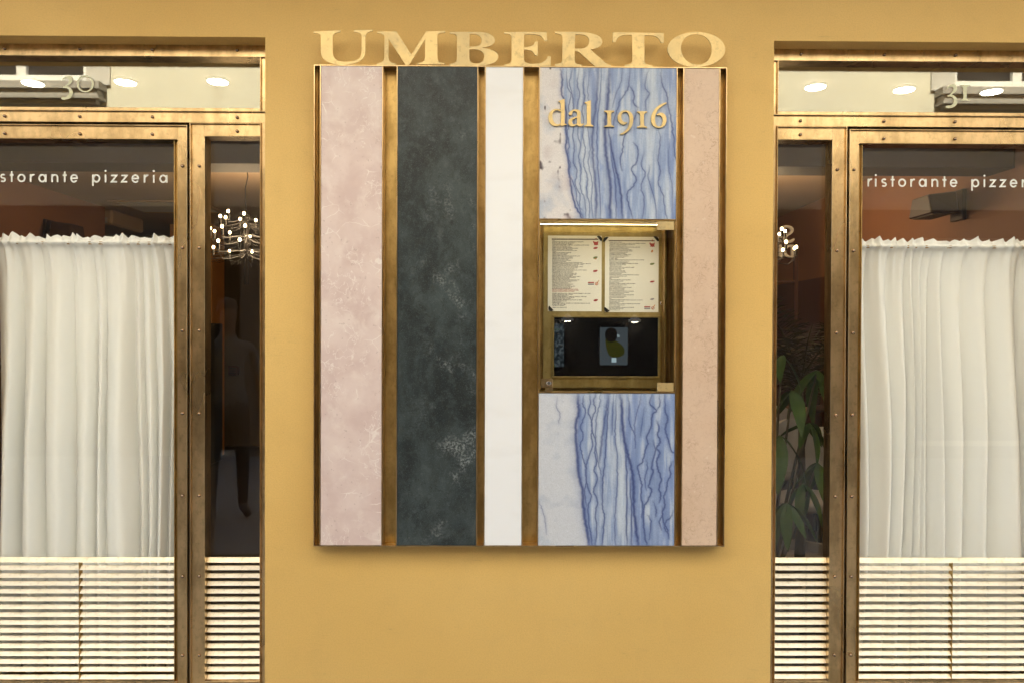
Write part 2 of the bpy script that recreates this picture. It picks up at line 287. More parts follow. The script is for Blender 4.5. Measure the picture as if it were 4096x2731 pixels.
# ------------------------------------------------------------------ mesh helper
WL = {}
def link(o, parent=None):
    COL.objects.link(o)
    if parent is not None:
        o.parent = parent
        o.matrix_parent_inverse = Matrix.Translation(-wloc(parent))
    return o
def wloc(o):
    return WL.get(o.name, Vector((0, 0, 0)))
def thing(name, label, cat, loc=(0, 0, 0), group=None, kind=None):
    o = bpy.data.objects.new(name, None); o.empty_display_size = 0.1; COL.objects.link(o); o.location = loc
    WL[o.name] = Vector(loc)
    return tag(o, label, cat, group, kind)
def tag(o, label=None, cat=None, group=None, kind=None):
    if label: o['label'] = label
    if cat: o['category'] = cat
    if group: o['group'] = group
    if kind: o['kind'] = kind
    return o
class MB:
    def __init__(s): s.v = []; s.f = []; s.mi = []
    def add(s, vs, fs, mi=0):
        k = len(s.v); s.v += [tuple(p) for p in vs]; s.f += [tuple(i + k for i in f) for f in fs]; s.mi += [mi] * len(fs); return s
    def box(s, x0, x1, y0, y1, z0, z1, mi=0):
        if x0 > x1: x0, x1 = x1, x0
        vs = [(x0, y0, z0), (x1, y0, z0), (x1, y1, z0), (x0, y1, z0), (x0, y0, z1), (x1, y0, z1), (x1, y1, z1), (x0, y1, z1)]
        return s.add(vs, [(0, 3, 2, 1), (4, 5, 6, 7), (0, 1, 5, 4), (1, 2, 6, 5), (2, 3, 7, 6), (3, 0, 4, 7)], mi)
    def tube(s, pts, rad, n=8, mi=0, caps=True):
        pts = [Vector(p) for p in pts]; rr = rad if isinstance(rad, (list, tuple)) else [rad] * len(pts)
        rings = []; prev = None
        for i, p in enumerate(pts):
            d = (pts[min(i + 1, len(pts) - 1)] - pts[max(i - 1, 0)]).normalized()
            a = d.orthogonal().normalized() if prev is None else (prev - d * prev.dot(d)).normalized()
            prev = a; b = d.cross(a)
            rings.append([p + (a * math.cos(2 * math.pi * j / n) + b * math.sin(2 * math.pi * j / n)) * rr[i] for j in range(n)])
        vs = [q for r in rings for q in r]; fs = []
        for i in range(len(pts) - 1):
            for j in range(n): fs.append((i * n + j, i * n + (j + 1) % n, (i + 1) * n + (j + 1) % n, (i + 1) * n + j))
        if caps: fs.append(tuple(reversed(range(n)))); fs.append(tuple((len(pts) - 1) * n + j for j in range(n)))
        return s.add(vs, fs, mi)
    def lathe(s, prof, c=(0, 0, 0), n=16, axis='Z', mi=0):
        vs = []; fs = []
        for r, h in prof:
            for j in range(n):
                a = 2 * math.pi * j / n
                if axis == 'Z': vs.append((c[0] + r * math.cos(a), c[1] + r * math.sin(a), c[2] + h))
                else: vs.append((c[0] + r * math.cos(a), c[1] + h, c[2] + r * math.sin(a)))
        for i in range(len(prof) - 1):
            for j in range(n): fs.append((i * n + j, i * n + (j + 1) % n, (i + 1) * n + (j + 1) % n, (i + 1) * n + j))
        fs.append(tuple(range(n))); fs.append(tuple((len(prof) - 1) * n + j for j in range(n)))
        return s.add(vs, fs, mi)
    def mesh(s, name, mats, smooth=False, bevel=0.0):
        me = bpy.data.meshes.new(name); me.from_pydata(s.v, [], s.f)
        for m in (mats if isinstance(mats, (list, tuple)) else [mats]): me.materials.append(m)
        for p, i in zip(me.polygons, s.mi): p.material_index = i; p.use_smooth = smooth
        bm = bmesh.new(); bm.from_mesh(me)
        bmesh.ops.recalc_face_normals(bm, faces=bm.faces)
        if bevel: bmesh.ops.bevel(bm, geom=list(bm.edges), offset=bevel, segments=1, affect='EDGES', clamp_overlap=True)
        bm.to_mesh(me); bm.free(); me.update()
        return me
    def build(s, name, mats, parent=None, smooth=False, bevel=0.0):
        me = s.mesh(name, mats, smooth, bevel)
        return link(bpy.data.objects.new(name, me), parent)
def place(name, me, loc, parent=None, rot=None):
    o = bpy.data.objects.new(name, me); o.location = loc
    if rot: o.rotation_euler = rot
    return link(o, parent)
def holed(x0, x1, z0, z1, y0, y1, holes):
    """wall slab with rectangular openings"""
    mb = MB(); xs = sorted({x0, x1, *[h[0] for h in holes], *[h[1] for h in holes]}); zs = sorted({z0, z1, *[h[2] for h in holes], *[h[3] for h in holes]})
    xs = [x for x in xs if x0 <= x <= x1]; zs = [z for z in zs if z0 <= z <= z1]
    def solid(i, j):
        if not (0 <= i < len(xs) - 1 and 0 <= j < len(zs) - 1): return False
        cx, cz = (xs[i] + xs[i + 1]) / 2, (zs[j] + zs[j + 1]) / 2
        return not any(h[0] < cx < h[1] and h[2] < cz < h[3] for h in holes)
    for i in range(len(xs) - 1):
        for j in range(len(zs) - 1):
            if not solid(i, j): continue
            a, b, c, d = xs[i], xs[i + 1], zs[j], zs[j + 1]
            mb.add([(a, y0, c), (b, y0, c), (b, y0, d), (a, y0, d)], [(0, 1, 2, 3)])
            mb.add([(a, y1, c), (b, y1, c), (b, y1, d), (a, y1, d)], [(3, 2, 1, 0)])
            if not solid(i - 1, j): mb.add([(a, y0, c), (a, y0, d), (a, y1, d), (a, y1, c)], [(0, 1, 2, 3)])
            if not solid(i + 1, j): mb.add([(b, y0, c), (b, y1, c), (b, y1, d), (b, y0, d)], [(0, 1, 2, 3)])
            if not solid(i, j - 1): mb.add([(a, y0, c), (a, y1, c), (b, y1, c), (b, y0, c)], [(0, 1, 2, 3)])
            if not solid(i, j + 1): mb.add([(a, y0, d), (b, y0, d), (b, y1, d), (a, y1, d)], [(0, 1, 2, 3)])
    return mb
def weld(o):
    bm = bmesh.new(); bm.from_mesh(o.data); bmesh.ops.remove_doubles(bm, verts=bm.verts, dist=1e-5); bmesh.ops.recalc_face_normals(bm, faces=bm.faces); bm.to_mesh(o.data); bm.free()

# outline letters -----------------------------------------------------------
def parse(path):
    loops = []; cur = []; last = None; tok = path.replace(',', ' ').split(); i = 0
    while i < len(tok):
        c = tok[i]
        if c == 'M': last = (float(tok[i + 1]), float(tok[i + 2])); cur = [last]; i += 3
        elif c == 'L': last = (float(tok[i + 1]), float(tok[i + 2])); cur.append(last); i += 3
        elif c == 'C':
            p1, p2, p3 = [(float(tok[i + k]), float(tok[i + k + 1])) for k in (1, 3, 5)]
            for s in range(1, 11):
                t = s / 10; u = 1 - t
                cur.append(tuple(u ** 3 * last[q] + 3 * u * u * t * p1[q] + 3 * u * t * t * p2[q] + t ** 3 * p3[q] for q in (0, 1)))
            last = p3; i += 7
        else: loops.append(cur); i += 1
    return loops
def plate(name, loops, y, depth, mat, parent, bevel=0.0, dz=0.0, dx=0.0):
    """loops of (x, z) in metres become a plate from y (front) back to y + depth"""
    cu = bpy.data.curves.new(name, 'CURVE'); cu.dimensions = '2D'; cu.fill_mode = 'BOTH'
    cu.extrude = depth / 2 - bevel; cu.bevel_depth = bevel; cu.bevel_resolution = 1
    for lp in loops:
        sp = cu.splines.new('POLY'); sp.points.add(len(lp) - 1); sp.use_cyclic_u = True
        for p, q in zip(sp.points, lp): p.co = (q[0] + dx, q[1] + dz, 0, 1)
    tmp = bpy.data.objects.new('tmp', cu); COL.objects.link(tmp)
    bpy.context.view_layer.update()
    me = bpy.data.meshes.new_from_object(tmp.evaluated_get(bpy.context.evaluated_depsgraph_get()))
    bpy.data.objects.remove(tmp); bpy.data.curves.remove(cu)
    me.transform(Matrix.Translation((0, y + depth / 2, 0)) @ Matrix.Rotation(R(90), 4, 'X'))
    me.name = name; me.materials.clear(); me.materials.append(mat)
    return link(bpy.data.objects.new(name, me), parent)
def survey(path, ox, oy, sc, Y):
    return [[P(ox + x / sc, oy + y / sc, Y) for x, y in lp] for lp in parse(path)]

# ================================================================== SETTING
g = G('street_stone'); c = g.mix(g.noise(scale=1.5, detail=5), (0.24, 0.235, 0.22), (0.33, 0.32, 0.305))
M['street'] = g.bsdf(c, 0.6, bump=g.noise(scale=20, detail=5), bstr=0.3)
M['step'] = plain('threshold_stone', (0.42, 0.40, 0.36), 0.55)
mb = MB(); mb.add([(-900, -900, -0.05), (900, -900, -0.05), (900, 900, -0.05), (-900, 900, -0.05)], [(0, 1, 2, 3)])
tag(mb.build('street', M['street']), kind='structure', label='grey stone street in front of the restaurant')

# ---- restaurant building
BX0, BX1, ZL = 0.991, 2.551, 2.650        # bay opening: inner jamb, outer jamb, lintel
CASE = (0.0765, 0.5930, 1.2834, 1.9354)
bld = thing('restaurant_building', 'mustard yellow plastered restaurant front with two wide glazed door bays', 'building', (0, 0, -0.05))
w = holed(-14, 14, -0.05, 12, 0.0, 0.34, [(-BX1, -BX0, 0.03, ZL), (BX0, BX1, 0.03, ZL), CASE]).build('wall', M['wall'], bld); weld(w)
M['int_dark'] = plain('dark_brown_paint', (0.045, 0.026, 0.018), 0.6)
M['terra'] = plain('terracotta_paint', (0.27, 0.118, 0.056), 0.65, scale=2)
M['tan'] = plain('tan_paint', (0.13, 0.095, 0.06), 0.65, scale=2)
M['ceil'] = plain('ceiling_paint', (0.38, 0.27, 0.175), 0.7, scale=2)
M['orange'] = plain('orange_paint', (0.62, 0.27, 0.07), 0.6, scale=2)
M['floorm'] = plain('dark_floor', (0.03, 0.022, 0.018), 0.35)
M['wains'] = plain('dark_red_wood', (0.095, 0.030, 0.018), 0.45)
M['roofm'] = plain('roof_felt', (0.2, 0.19, 0.18), 0.8)
MB().box(-14, 14, 0.341, 11, 11.6, 12).build('roof', M['roofm'], bld)
for bz in (3.45,):
    MB().box(-14, 14, -1.0, -0.001, bz, bz + 0.16).box(-14, 14, -0.92, -0.001, bz - 0.07, bz - 0.0001).build('added_shade_slab', M['wall'], bld)  # unseen overhang, added to shade the top of the wall
MB().box(-14, 14, 10.6, 11, -0.05, 11.59).build('back_wall', M['tan'], bld)
for sx in (-1, 1): MB().box(sx * 14, sx * 13.6, 0.341, 10.59, -0.05, 11.59).build('end_wall', M['tan'], bld)
MB().box(-13.59, 13.59, 0.341, 10.59, 2.80, 3.0).build('ceiling', M['ceil'], bld)
MB().box(-13.59, 13.59, 0.341, 10.59, -0.045, 0.0).build('floor', M['floorm'], bld)
MB().box(-4.19, 2.94, 1.5, 1.75, 2.49, 2.799).build('ceiling_beam', M['int_dark'], bld)
MB().box(-4.4, -4.2, 0.341, 5.0, 0.001, 2.799).build('side_wall', M['terra'], bld)
MB().box(2.95, 3.15, 0.341, 7.3, 0.001, 2.799).build('side_wall', M['terra'], bld)
MB().box(-7, 2.949, 7.3, 7.5, 0.001, 2.799).build('rear_wall', M['tan'], bld)
MB().box(-7.2, -7.0, 5.0, 7.5, 0.001, 2.799).build('side_wall', M['orange'], bld)
MB().box(-4.05, -3.55, 6.2, 6.6, 0.001, 2.799).build('pillar', M['orange'], bld)
MB().box(2.925, 2.949, 0.341, 7.29, 0.001, 2.05).build('wainscot', M['wains'], bld)
MB().box(-4.199, -4.175, 0.341, 4.99, 0.001, 2.05).build('wainscot', M['wains'], bld)
MB().box(-2.6, 2.92, 7.27, 7.299, 0.001, 1.35).build('wainscot', M['int_dark'], bld)
for sx in (-1, 1): MB().box(sx * (BX0 - 0.0), sx * BX1, -0.16, 0.34, -0.05, 0.03).build('threshold', M['step'], bld, bevel=0.004)

# ---- house across the street (seen mirrored in the panes; its sunlit upper floor lights the facade)
g = G('cream_render')
n1, n2 = g.noise(scale=0.8, detail=5, rough=0.6), g.noise(g.mapv(scale=(3, 3, 0.5)), 1.6, 5, 0.65)
c = g.mix(g.mr(n1, 0.35, 0.7), (0.72, 0.69, 0.565), (0.67, 0.645, 0.545))
c = g.mix(g.math('MULTIPLY', g.mr(n2, 0.55, 0.8), 0.45), c, (0.48, 0.42, 0.32))
M['cream'] = g.bsdf(c, 0.8, bump=n1, bstr=0.1)
M['sillstone'] = plain('grey_sill_stone', (0.36, 0.34, 0.31), 0.7, scale=3)
M['whiteframe'] = plain('white_window_paint', (0.80, 0.80, 0.78), 0.4)
M['darkglass'] = plain('dark_window_glass', (0.035, 0.035, 0.036), 0.08)
M['shopdark'] = plain('shop_interior', (0.035, 0.03, 0.028), 0.7)
opp = thing('opposite_house', 'cream rendered house across the street, seen only as reflection in the transoms', 'building', (0, -6.5, -0.05))
wins = [(-7.1, -5.34), (5.66, 7.4), (-1.0, 0.9), (-11.2, -9.6), (10.4, 12.0)]
holes = [(a, b, 4.62, 7.1) for a, b in wins] + [(-0.9, 3.2, 0.1, 2.75), (-4.6, -3.4, -0.049, 2.6), (5.2, 8.2, 0.1, 2.75)]
w = holed(-14, 14, -0.05, 12.0, -7.0, -6.5, holes).build('wall', M['cream'], opp); weld(w)
M['dark_base'] = plain('added_base_dark_grey', (0.13, 0.125, 0.115), 0.7, scale=2)  # colour of a dark base added to cut low bounce light
w = holed(-14, 14, -0.05, 3.1, -6.4999, -6.46, [h for h in holes if h[3] < 4]).build('added_dark_base', M['dark_base'], opp); weld(w)  # added dark band: dims the lower panes' reflections and the low brass
MB().box(-14, 14, -11, -7.001, 11.8, 12.2).build('roof', M['roofm'], opp)
MB().box(-14, 14, -6.5, -6.2, 11.75, 12.1).build('cornice', M['sillstone'], opp)
for a, b in wins:
    f = MB()
    for x0, x1 in ((a, a + .09), ((a + b) / 2 - .06, (a + b) / 2 + .06), (b - .09, b)): f.box(x0, x1, -6.64, -6.58, 4.70, 7.1)
    for z0, z1 in ((4.62, 4.699), (4.7001, 4.78), (7.02, 7.1)): f.box(a + .0901, b - .0901, -6.645, -6.585, z0, z1)
    fr = f.build('window', M['whiteframe'], opp)
    MB().box(a, b, -6.70, -6.66, 4.62, 7.1).build('pane', M['darkglass'], fr)
    sl = MB()
    for d, z0, z1 in ((.20, 4.53, 4.619), (.16, 4.45, 4.529), (.19, 4.41, 4.449), (.12, 4.36, 4.409)): sl.box(a - .05 - d, b + .05 + d, -6.499, -6.499 + d, z0, z1)
    sl.build('sill', M['sillstone'], fr)
    ar = MB().box(a - .30, a - .001, -6.499, -6.47, 4.62, 7.35).box(b + .001, b + .30, -6.499, -6.47, 4.62, 7.35).box(a - .3, b + .3, -6.499, -6.46, 7.3501, 7.6)
    ar.build('window_surround', plain('grey_render', (0.55, 0.53, 0.49), 0.8), fr)
for a, b in ((-0.9, 3.2), (5.2, 8.2), (-4.6, -3.4)):
    MB().box(a, b, -9.0, -8.9, 0.0, 2.75).box(a, b, -8.899, -7.001, 2.7501, 2.8).box(a, b, -8.899, -7.001, -0.04, 0.0).box(a - .05, a, -8.899, -7.001, 0, 2.75).box(b, b + .05, -8.899, -7.001, 0, 2.75).build('shop_recess', M['shopdark'], opp)

# ================================================================== DOOR BAYS
bm_ = MB().lathe([(0.0066, 0.0), (0.0066, -0.003), (0.0054, -0.0065), (0.0025, -0.0085)], n=12, axis='Y')
BOLT = bm_.mesh('bolt_head', M['bolt'], smooth=True)
YP, YG = 0.085, 0.135                      # face of the brass plates, plane of the glass
ZS, PITCHZ, NS = 0.597, 0.0316, 16         # louvre: first slat, spacing, count
BOLT_Z = (2.168, 1.842, 1.512, 1.182, 0.853, 0.529, 0.211)
BOLT_H = (1.128, 1.465, 1.753, 2.05, 2.414)
SLATM = {}
def slat_mesh(length, flat=False):
    k = (round(length, 4), flat)
    if k not in SLATM:
        L = length / 2; mb = MB()
        if flat: pr = [(-0.006, -0.0095), (-0.003, -0.0095), (0.006, 0.0105), (0.003, 0.0105)]
        else: pr = [(-0.0081, -0.0074), (-0.0057, -0.0081), (0.0081, 0.0060), (0.0057, 0.0074)]
        vs = [(-L, y, z) for y, z in pr] + [(L, y, z) for y, z in pr]
        mb.add(vs, [(0, 1, 2, 3), (7, 6, 5, 4), (0, 4, 5, 1), (1, 5, 6, 2), (2, 6, 7, 3), (3, 7, 4, 0)])
        SLATM[k] = mb.mesh('slat', M['brass_slat'], bevel=0.0006)
    return SLATM[k]
def bay(s, side, other):
    X = lambda h: s * h
    F = lambda h: 2 * 1.771 - h            # mirror inside the bay
    fr = thing('shopfront_frame', f'brass framed shopfront bay {side} with narrow sidelights and a long transom', 'shopfront', (X(1.771), 0.1, 0.03), 'brass shopfront bays')
    def bar(name, h0, h1, z0, z1, par, lips='', y0=YP, y1=0.15, mat='brass'):
        mb = MB().box(X(h0), X(h1), y0, y1, z0, z1)
        a, b = min(X(h0), X(h1)), max(X(h0), X(h1)); t = 0.0032; yl = y0 - 0.011
        if 't' in lips: mb.box(a, b, yl, y0, z1 - t, z1)
        if 'b' in lips: mb.box(a, b, yl, y0, z0, z0 + t)
        if 'l' in lips: mb.box(a, a + t, yl - 0.0005, y0, z0, z1)
        if 'r' in lips: mb.box(b - t, b, yl - 0.0005, y0, z0, z1)
        return mb.build(name, M[mat], par, bevel=0.0007)
    inn, out = ('l', 'r') if s > 0 else ('r', 'l')
    bar('top_rail', BX0, BX1, 2.600, ZL, fr, 'b')
    bar('transom_rail', BX0, BX1, 2.341, 2.386, fr, 't')
    bar('transom_bead', 1.0351, F(1.0351), 2.3861, 2.398, fr, '', 0.079, 0.15)
    for f in (lambda h: h, F):
        o_ = out if f(1) == 1 else inn; i_ = inn if f(1) == 1 else out
        bar('side_post', f(BX0), f(1.035), 2.3861, 2.5999, fr, o_)
        bar('side_post', f(BX0), f(1.035), 0.03, 2.3409, fr, o_)
        bar('stile', f(1.258), f(1.3137), 0.03, 2.338, fr, o_ + 't')
        bar('sidelight_head', f(1.0351), f(1.2579), 2.284, 2.338, fr, 'tb')
        bar('sidelight_foot', f(1.0351), f(1.2579), 0.03, 0.105, fr, '')
        MB().box(X(f(1.0352)), X(f(1.2578)), YG, YG + 0.006, 0.106, 2.2838).build('sidelight_pane', M['glass'], fr)
        MB().box(X(f(1.3138)), X(f(1.3235)), 0.125, 0.149, 0.03, 2.3408).build('door_stop', M['black'], fr)
        ln = abs(f(1.2575) - f(1.0355)); cx = X((f(1.2575) + f(1.0355)) / 2)
        for i in range(NS): place('slat', slat_mesh(ln, i == 0), (cx, 0.112, ZS - 0.0105 - i * PITCHZ), fr)
        for z in BOLT_Z: place('bolt', BOLT, (X(f(1.279)), YP, z), fr)
        place('bolt', BOLT, (X(f(1.128)), YP, 2.307), fr)
    MB().box(X(1.3236), X(F(1.3236)), 0.125, 0.149, 2.3281, 2.3408).build('door_stop', M['black'], fr)
    MB().box(X(1.0352), X(F(1.0352)), YG, YG + 0.006, 2.3982, 2.5998).build('transom_pane', M['glass_transom'], fr)
    for h in BOLT_H:
        place('bolt', BOLT, (X(h), YP, 2.630), fr); place('bolt', BOLT, (X(h), YP, 2.362), fr)
    # the door leaf
    dr = thing('glazed_door', f'brass framed glass door {side} with louvred foot and white lettering', 'door', (X(1.771), 0.1, 0.03), 'glazed brass doors')
    for f in (lambda h: h, F):
        o_ = out if f(1) == 1 else inn; i_ = inn if f(1) == 1 else out
        bar('stile', f(1.3236), f(1.3668), 0.035, 2.328, dr, i_ + 't')
        bar('glazing_bead', f(1.3669), f(1.381), 0.105, 2.2708, dr, o_, 0.096, 0.149, 'brass_dark')
        for z in BOLT_Z: place('bolt', BOLT, (X(f(1.346)), YP, z), dr)
    bar('head_rail', 1.3669, F(1.3669), 2.271, 2.328, dr, 'tb')
    bar('foot_rail', 1.3669, F(1.3669), 0.035, 0.1048, dr, 't')
    for h in BOLT_H[1:4]: place('bolt', BOLT, (X(h), YP, 2.293), dr)
    MB().box(X(1.3811), X(F(1.3811)), YG, YG + 0.006, 0.105, 2.2708).build('pane', M['glass'], dr)
    MB().box(X(1.7697), X(1.7723), 0.105, 0.130, 0.105, ZS - 0.018).build('louvre_divider', M['brass_dark'], dr)
    place('slat', slat_mesh(0.7795, True), (X(1.771), 0.112, ZS - 0.0105), dr)
    for i in range(1, NS):
        for h0, h1 in ((1.3815, 1.7693), (1.7727, 2.1605)):
            place('slat', slat_mesh(0.3876), (X((h0 + h1) / 2), 0.112, ZS - 0.0105 - i * PITCHZ), dr)
    return fr, dr
frL, drL = bay(-1, 'left of the marble panel', '')
frR, drR = bay(1, 'right of the marble panel', '')

# ---- curtains
def curtain(s, label, seed):
    rnd = random.Random(seed)
    t = thing('cafe_curtain', label, 'curtain', (s * 1.771, 0.2, 0.1), 'gathered half curtains behind the doors')
    xa, xb = (1.386, 2.154) if s > 0 else (-2.176, -1.398)
    nx, zt, zr, zb = 640, 1.912, 1.872, 0.10
    rows = [zt - 0.0395 * i / 7 for i in range(8)] + [zr - 0.004 - 0.024 * i / 6 for i in range(1, 7)]
    z = rows[-1]
    for i in range(1, 46): rows.append(z - (z - zb) * (i / 45) ** 1.3)
    # irregular folds: random spacing, each with own depth
    folds = []; u = 0.0
    while u < 1.15: w_ = rnd.choice([0.05, 0.07, 0.10, 0.125, 0.155]) * rnd.uniform(0.85, 1.15); folds.append((u, w_, rnd.uniform(0.55, 1.0) * min(1.0, 0.35 + w_ * 5.0), rnd.uniform(-0.012, 0.012))); u += w_
    gath = []; u = 0.0
    while u < 1.15: w_ = rnd.uniform(0.028, 0.068); gath.append((u, w_, rnd.uniform(0.3, 1.0))); u += w_
    def wave(lst, q, extra=0):
        for f in lst:
            if f[0] <= q < f[0] + f[1]:
                return f[2], (q - f[0]) / f[1]
        return 0.5, 0.0
    nz = [rnd.uniform(0, 6.28) for _ in range(12)]
    vs = []; nr = len(rows)
    for r, zz in enumerate(rows):
        d = max(0.0, (zr - zz) / (zr - zb))
        for i in range(nx + 1):
            q = i / nx
            qq = q + 0.012 * math.sin(3.0 * d + nz[0] + 7 * q) * d + 0.010 * math.sin(5.1 * d + nz[1] + 15 * q) * min(1, d * 3)
            a, ph = wave(folds, qq + 0.02)
            fo = math.sin(math.pi * ph ** 1.3) ** 0.78 * a
            ga, gp = wave(gath, q + 0.01)
            gf = (0.5 - 0.5 * math.cos(2 * math.pi * gp)) * ga
            up_ = zz > zr + 0.004
            gs = math.exp(-d * 16) if not up_ else 1.0
            y = 0.258 - 0.108 * fo * (0.35 + 0.65 * min(1, d * 2.2)) * (1 - 0.80 * math.exp(-d * 22)) - 0.0125 * gf * gs - 0.060 * math.exp(-d * 22)
            x = q + 0.10 * (folds[0][1]) * 0
            rod = math.exp(-((zz - zr) / 0.010) ** 2)
            y = y - 0.010 * rod + 0.004 * (1 - rod) * gs
            z2 = zz
            if up_:
                e = (zz - zr) / (zt - zr)
                z2 = zr + (zt - zr) * e * (0.45 + 0.75 * (0.6 * ga * (1 - abs(2 * gp - 1)) + 0.4 * (0.5 + 0.5 * math.sin(41 * q + nz[3]) * math.sin(17 * q + nz[4]))))
                y -= 0.010 * e * math.sin(60 * q + nz[5]) * math.sin(23 * q + nz[6])
                q += 0.004 * e * math.sin(90 * q + nz[7])
            xx = xa + (xb - xa) * q
            pull = 0.034 * math.sin(math.pi * min(1, d * 1.05)) ** 0.8 if s > 0 else 0.0
            xx += pull * (1 - q) ** 3 + 0.020 * math.sin(math.pi * ph) * min(1, d * 3) * a
            if s < 0: xx = min(xx, -1.383)
            vs.append((xx, y, z2))
    fs = [(r * (nx + 1) + i, r * (nx + 1) + i + 1, (r + 1) * (nx + 1) + i + 1, (r + 1) * (nx + 1) + i) for r in range(nr - 1) for i in range(nx)]
    mb = MB(); mb.add(vs, fs)
    mb.build('cloth', M['curtain'], t, smooth=True)
    MB().tube([(xa - 0.006, 0.196, zr), (xb + 0.006, 0.196, zr)], 0.0065, 10).build('rod', M['brass'], t, smooth=True)
    return t
curtain(-1, 'white gathered half curtain on a rod behind the left door', 11)
curtain(1, 'white gathered half curtain on a rod behind the right door, its edge pulled aside', 23)

# ---- lettering on the panes
XH = 32.3                                   # x-height in survey pixels
def strokes(ch):
    """centre lines in units of the x-height; stroke 0.2"""
    def arc(cx, cy, rx, ry, a0, a1, n=22): return [(cx + rx * math.cos(R(a0 + (a1 - a0) * i / n)), cy + ry * math.sin(R(a0 + (a1 - a0) * i / n))) for i in range(n + 1)]
    h = 0.1
    if ch == 'i': return [[(0, 0), (0, 0.97)]], [(0, 1.42, 0.125)]
    if ch == 'r': return [[(-0.2, 0), (-0.2, 0.97)], arc(0.14, 0.50, 0.32, 0.40, 175, 68, 10)], []
    if ch == 't': return [[(0, 0), (0, 1.33)], [(-0.25, 0.86), (0.25, 0.86)]], []
    if ch == 'o': return [arc(0, 0.49, 0.40, 0.42, 0, 360, 40)], []
    if ch == 'a': return [arc(-0.06, 0.49, 0.37, 0.42, 0, 360, 40), [(0.37, 0), (0.37, 0.97)]], []
    if ch == 'p': return [arc(0.06, 0.49, 0.37, 0.42, 0, 360, 40), [(-0.37, -0.45), (-0.37, 0.97)]], []
    if ch == 'n': return [[(-0.33, 0), (-0.33, 0.97)], arc(0, 0.57, 0.33, 0.34, 180, 0, 16) + [(0.33, 0)]], []
    if ch == 'e': return [arc(0, 0.49, 0.37, 0.42, 5, 325, 34), [(-0.30, 0.50), (0.46, 0.50)]], []
    if ch == 'z': return [[(-0.36, 0.87), (0.30, 0.87), (-0.30, 0.10), (0.37, 0.10)]], []
    if ch == 's': return [arc(0, 0.70, 0.24, 0.21, 35, 250, 14) + arc(0, 0.27, 0.25, 0.21, 78, -145, 14)], []
def letter(ch, x, z, sc, y, parent, mat, name='letter'):
    st, dots = strokes(ch); mb = MB(); wd = 0.1; k = 0
    for ln in st:
        yy = y - 0.00045 - 0.00025 * k; k += 1
        closed = abs(ln[0][0] - ln[-1][0]) + abs(ln[0][1] - ln[-1][1]) < 1e-6
        pts = [Vector((a, b)) for a, b in ln]; n = len(pts); L = []; Rr = []
        for i, p in enumerate(pts):
            a = pts[i - 1] if i else (pts[-2] if closed else p); b = pts[i + 1] if i < n - 1 else (pts[1] if closed else p)
            d1 = (p - a).normalized() if (p - a).length else (b - p).normalized(); d2 = (b - p).normalized() if (b - p).length else d1
            n1 = Vector((-d1.y, d1.x)); n2 = Vector((-d2.y, d2.x)); m = (n1 + n2).normalized(); m = m * wd / max(0.35, m.dot(n1))
            L.append(p + m); Rr.append(p - m)
        vs = [(x + q.x * sc, yy, z + q.y * sc) for q in L + Rr] + [(x + q.x * sc, y - 0.0001, z + q.y * sc) for q in L + Rr]
        fs = []
        for i in range(n - 1):
            fs += [(i, n + i, n + i + 1, i + 1), (2 * n + i, 2 * n + i + 1, 3 * n + i + 1, 3 * n + i), (i, i + 1, 2 * n + i + 1, 2 * n + i), (n + i, 3 * n + i, 3 * n + i + 1, n + i + 1)]
        mb.add(vs, fs)
    for dx, dy, r in dots:
        mb.lathe([(r * sc, -0.0001), (r * sc, -0.0006)], (x + dx * sc, y, z + dy * sc), 16, 'Y')
    return mb.build(name, mat, parent)
TXT = [('r', -214), ('i', -76), ('s', 121), ('t', 323), ('o', 550), ('r', 800), ('a', 1043), ('n', 1325), ('t', 1553), ('e', 1771), ('p', 2279), ('i', 2502), ('z', 2701), ('z', 2940), ('e', 3196), ('r', 3447), ('i', 3624), ('a', 3857)]
ZTXT = 2.110
for s, par in ((-1, drL), (1, drR)):
    pxm = 3.135 / 3.0 * 3.0 / FPX
    x_end = P(340 + 1850 / 5.88, 735, YG)[0] if s < 0 else None
    for ch, cxp in TXT:
        if s < 0: xw = x_end + (cxp - 3857) / 5.88 * pxm
        else: xw = P(3440 + 142 / 3.564, 755, YG)[0] + (cxp + 214) / 5.88 * pxm
        letter(ch, xw, ZTXT, XH * pxm, YG, par, M['vinyl'])
THREE = 'M 485,432 C 500,408 520,400 540,400 C 565,402 570,420 568,437 C 564,458 545,470 522,480 C 555,490 572,512 570,540 C 565,575 530,590 490,588 C 478,585 475,572 487,568 C 502,565 516,572 530,558 C 547,545 545,515 535,506 C 525,497 510,495 495,498 L 493,489 C 523,476 539,455 539,437 C 537,415 513,412 491,438 Z'
ZERO = 'M 735,464 C 735,505 705,530 668,530 C 630,530 601,503 601,464 C 601,425 630,398 668,398 C 705,398 735,425 735,464 Z M 718,464 C 718,432 700,408 668,408 C 636,408 618,432 618,464 C 618,496 636,520 668,520 C 700,520 718,496 718,464 Z'
ONE = 'M 135,500 L 435,500 L 440,530 C 370,550 345,570 345,620 L 345,900 C 350,960 370,970 440,985 L 440,1010 C 340,1000 240,1000 140,1010 L 135,985 C 210,970 235,955 237,900 L 232,620 C 228,565 200,550 135,525 Z'
for pth in (THREE, ZERO): plate('numeral', survey(pth, 0, 100, 1.96, YG), YG - 0.0012, 0.001, M['vinyl_pale'], frL)
plate('numeral', survey(THREE, 3539, 134, 1.96, YG), YG - 0.0012, 0.001, M['vinyl_pale'], frR)
plate('numeral', survey(ONE, 3824, 279, 8.0, YG), YG - 0.0012, 0.001, M['vinyl_pale'], frR)

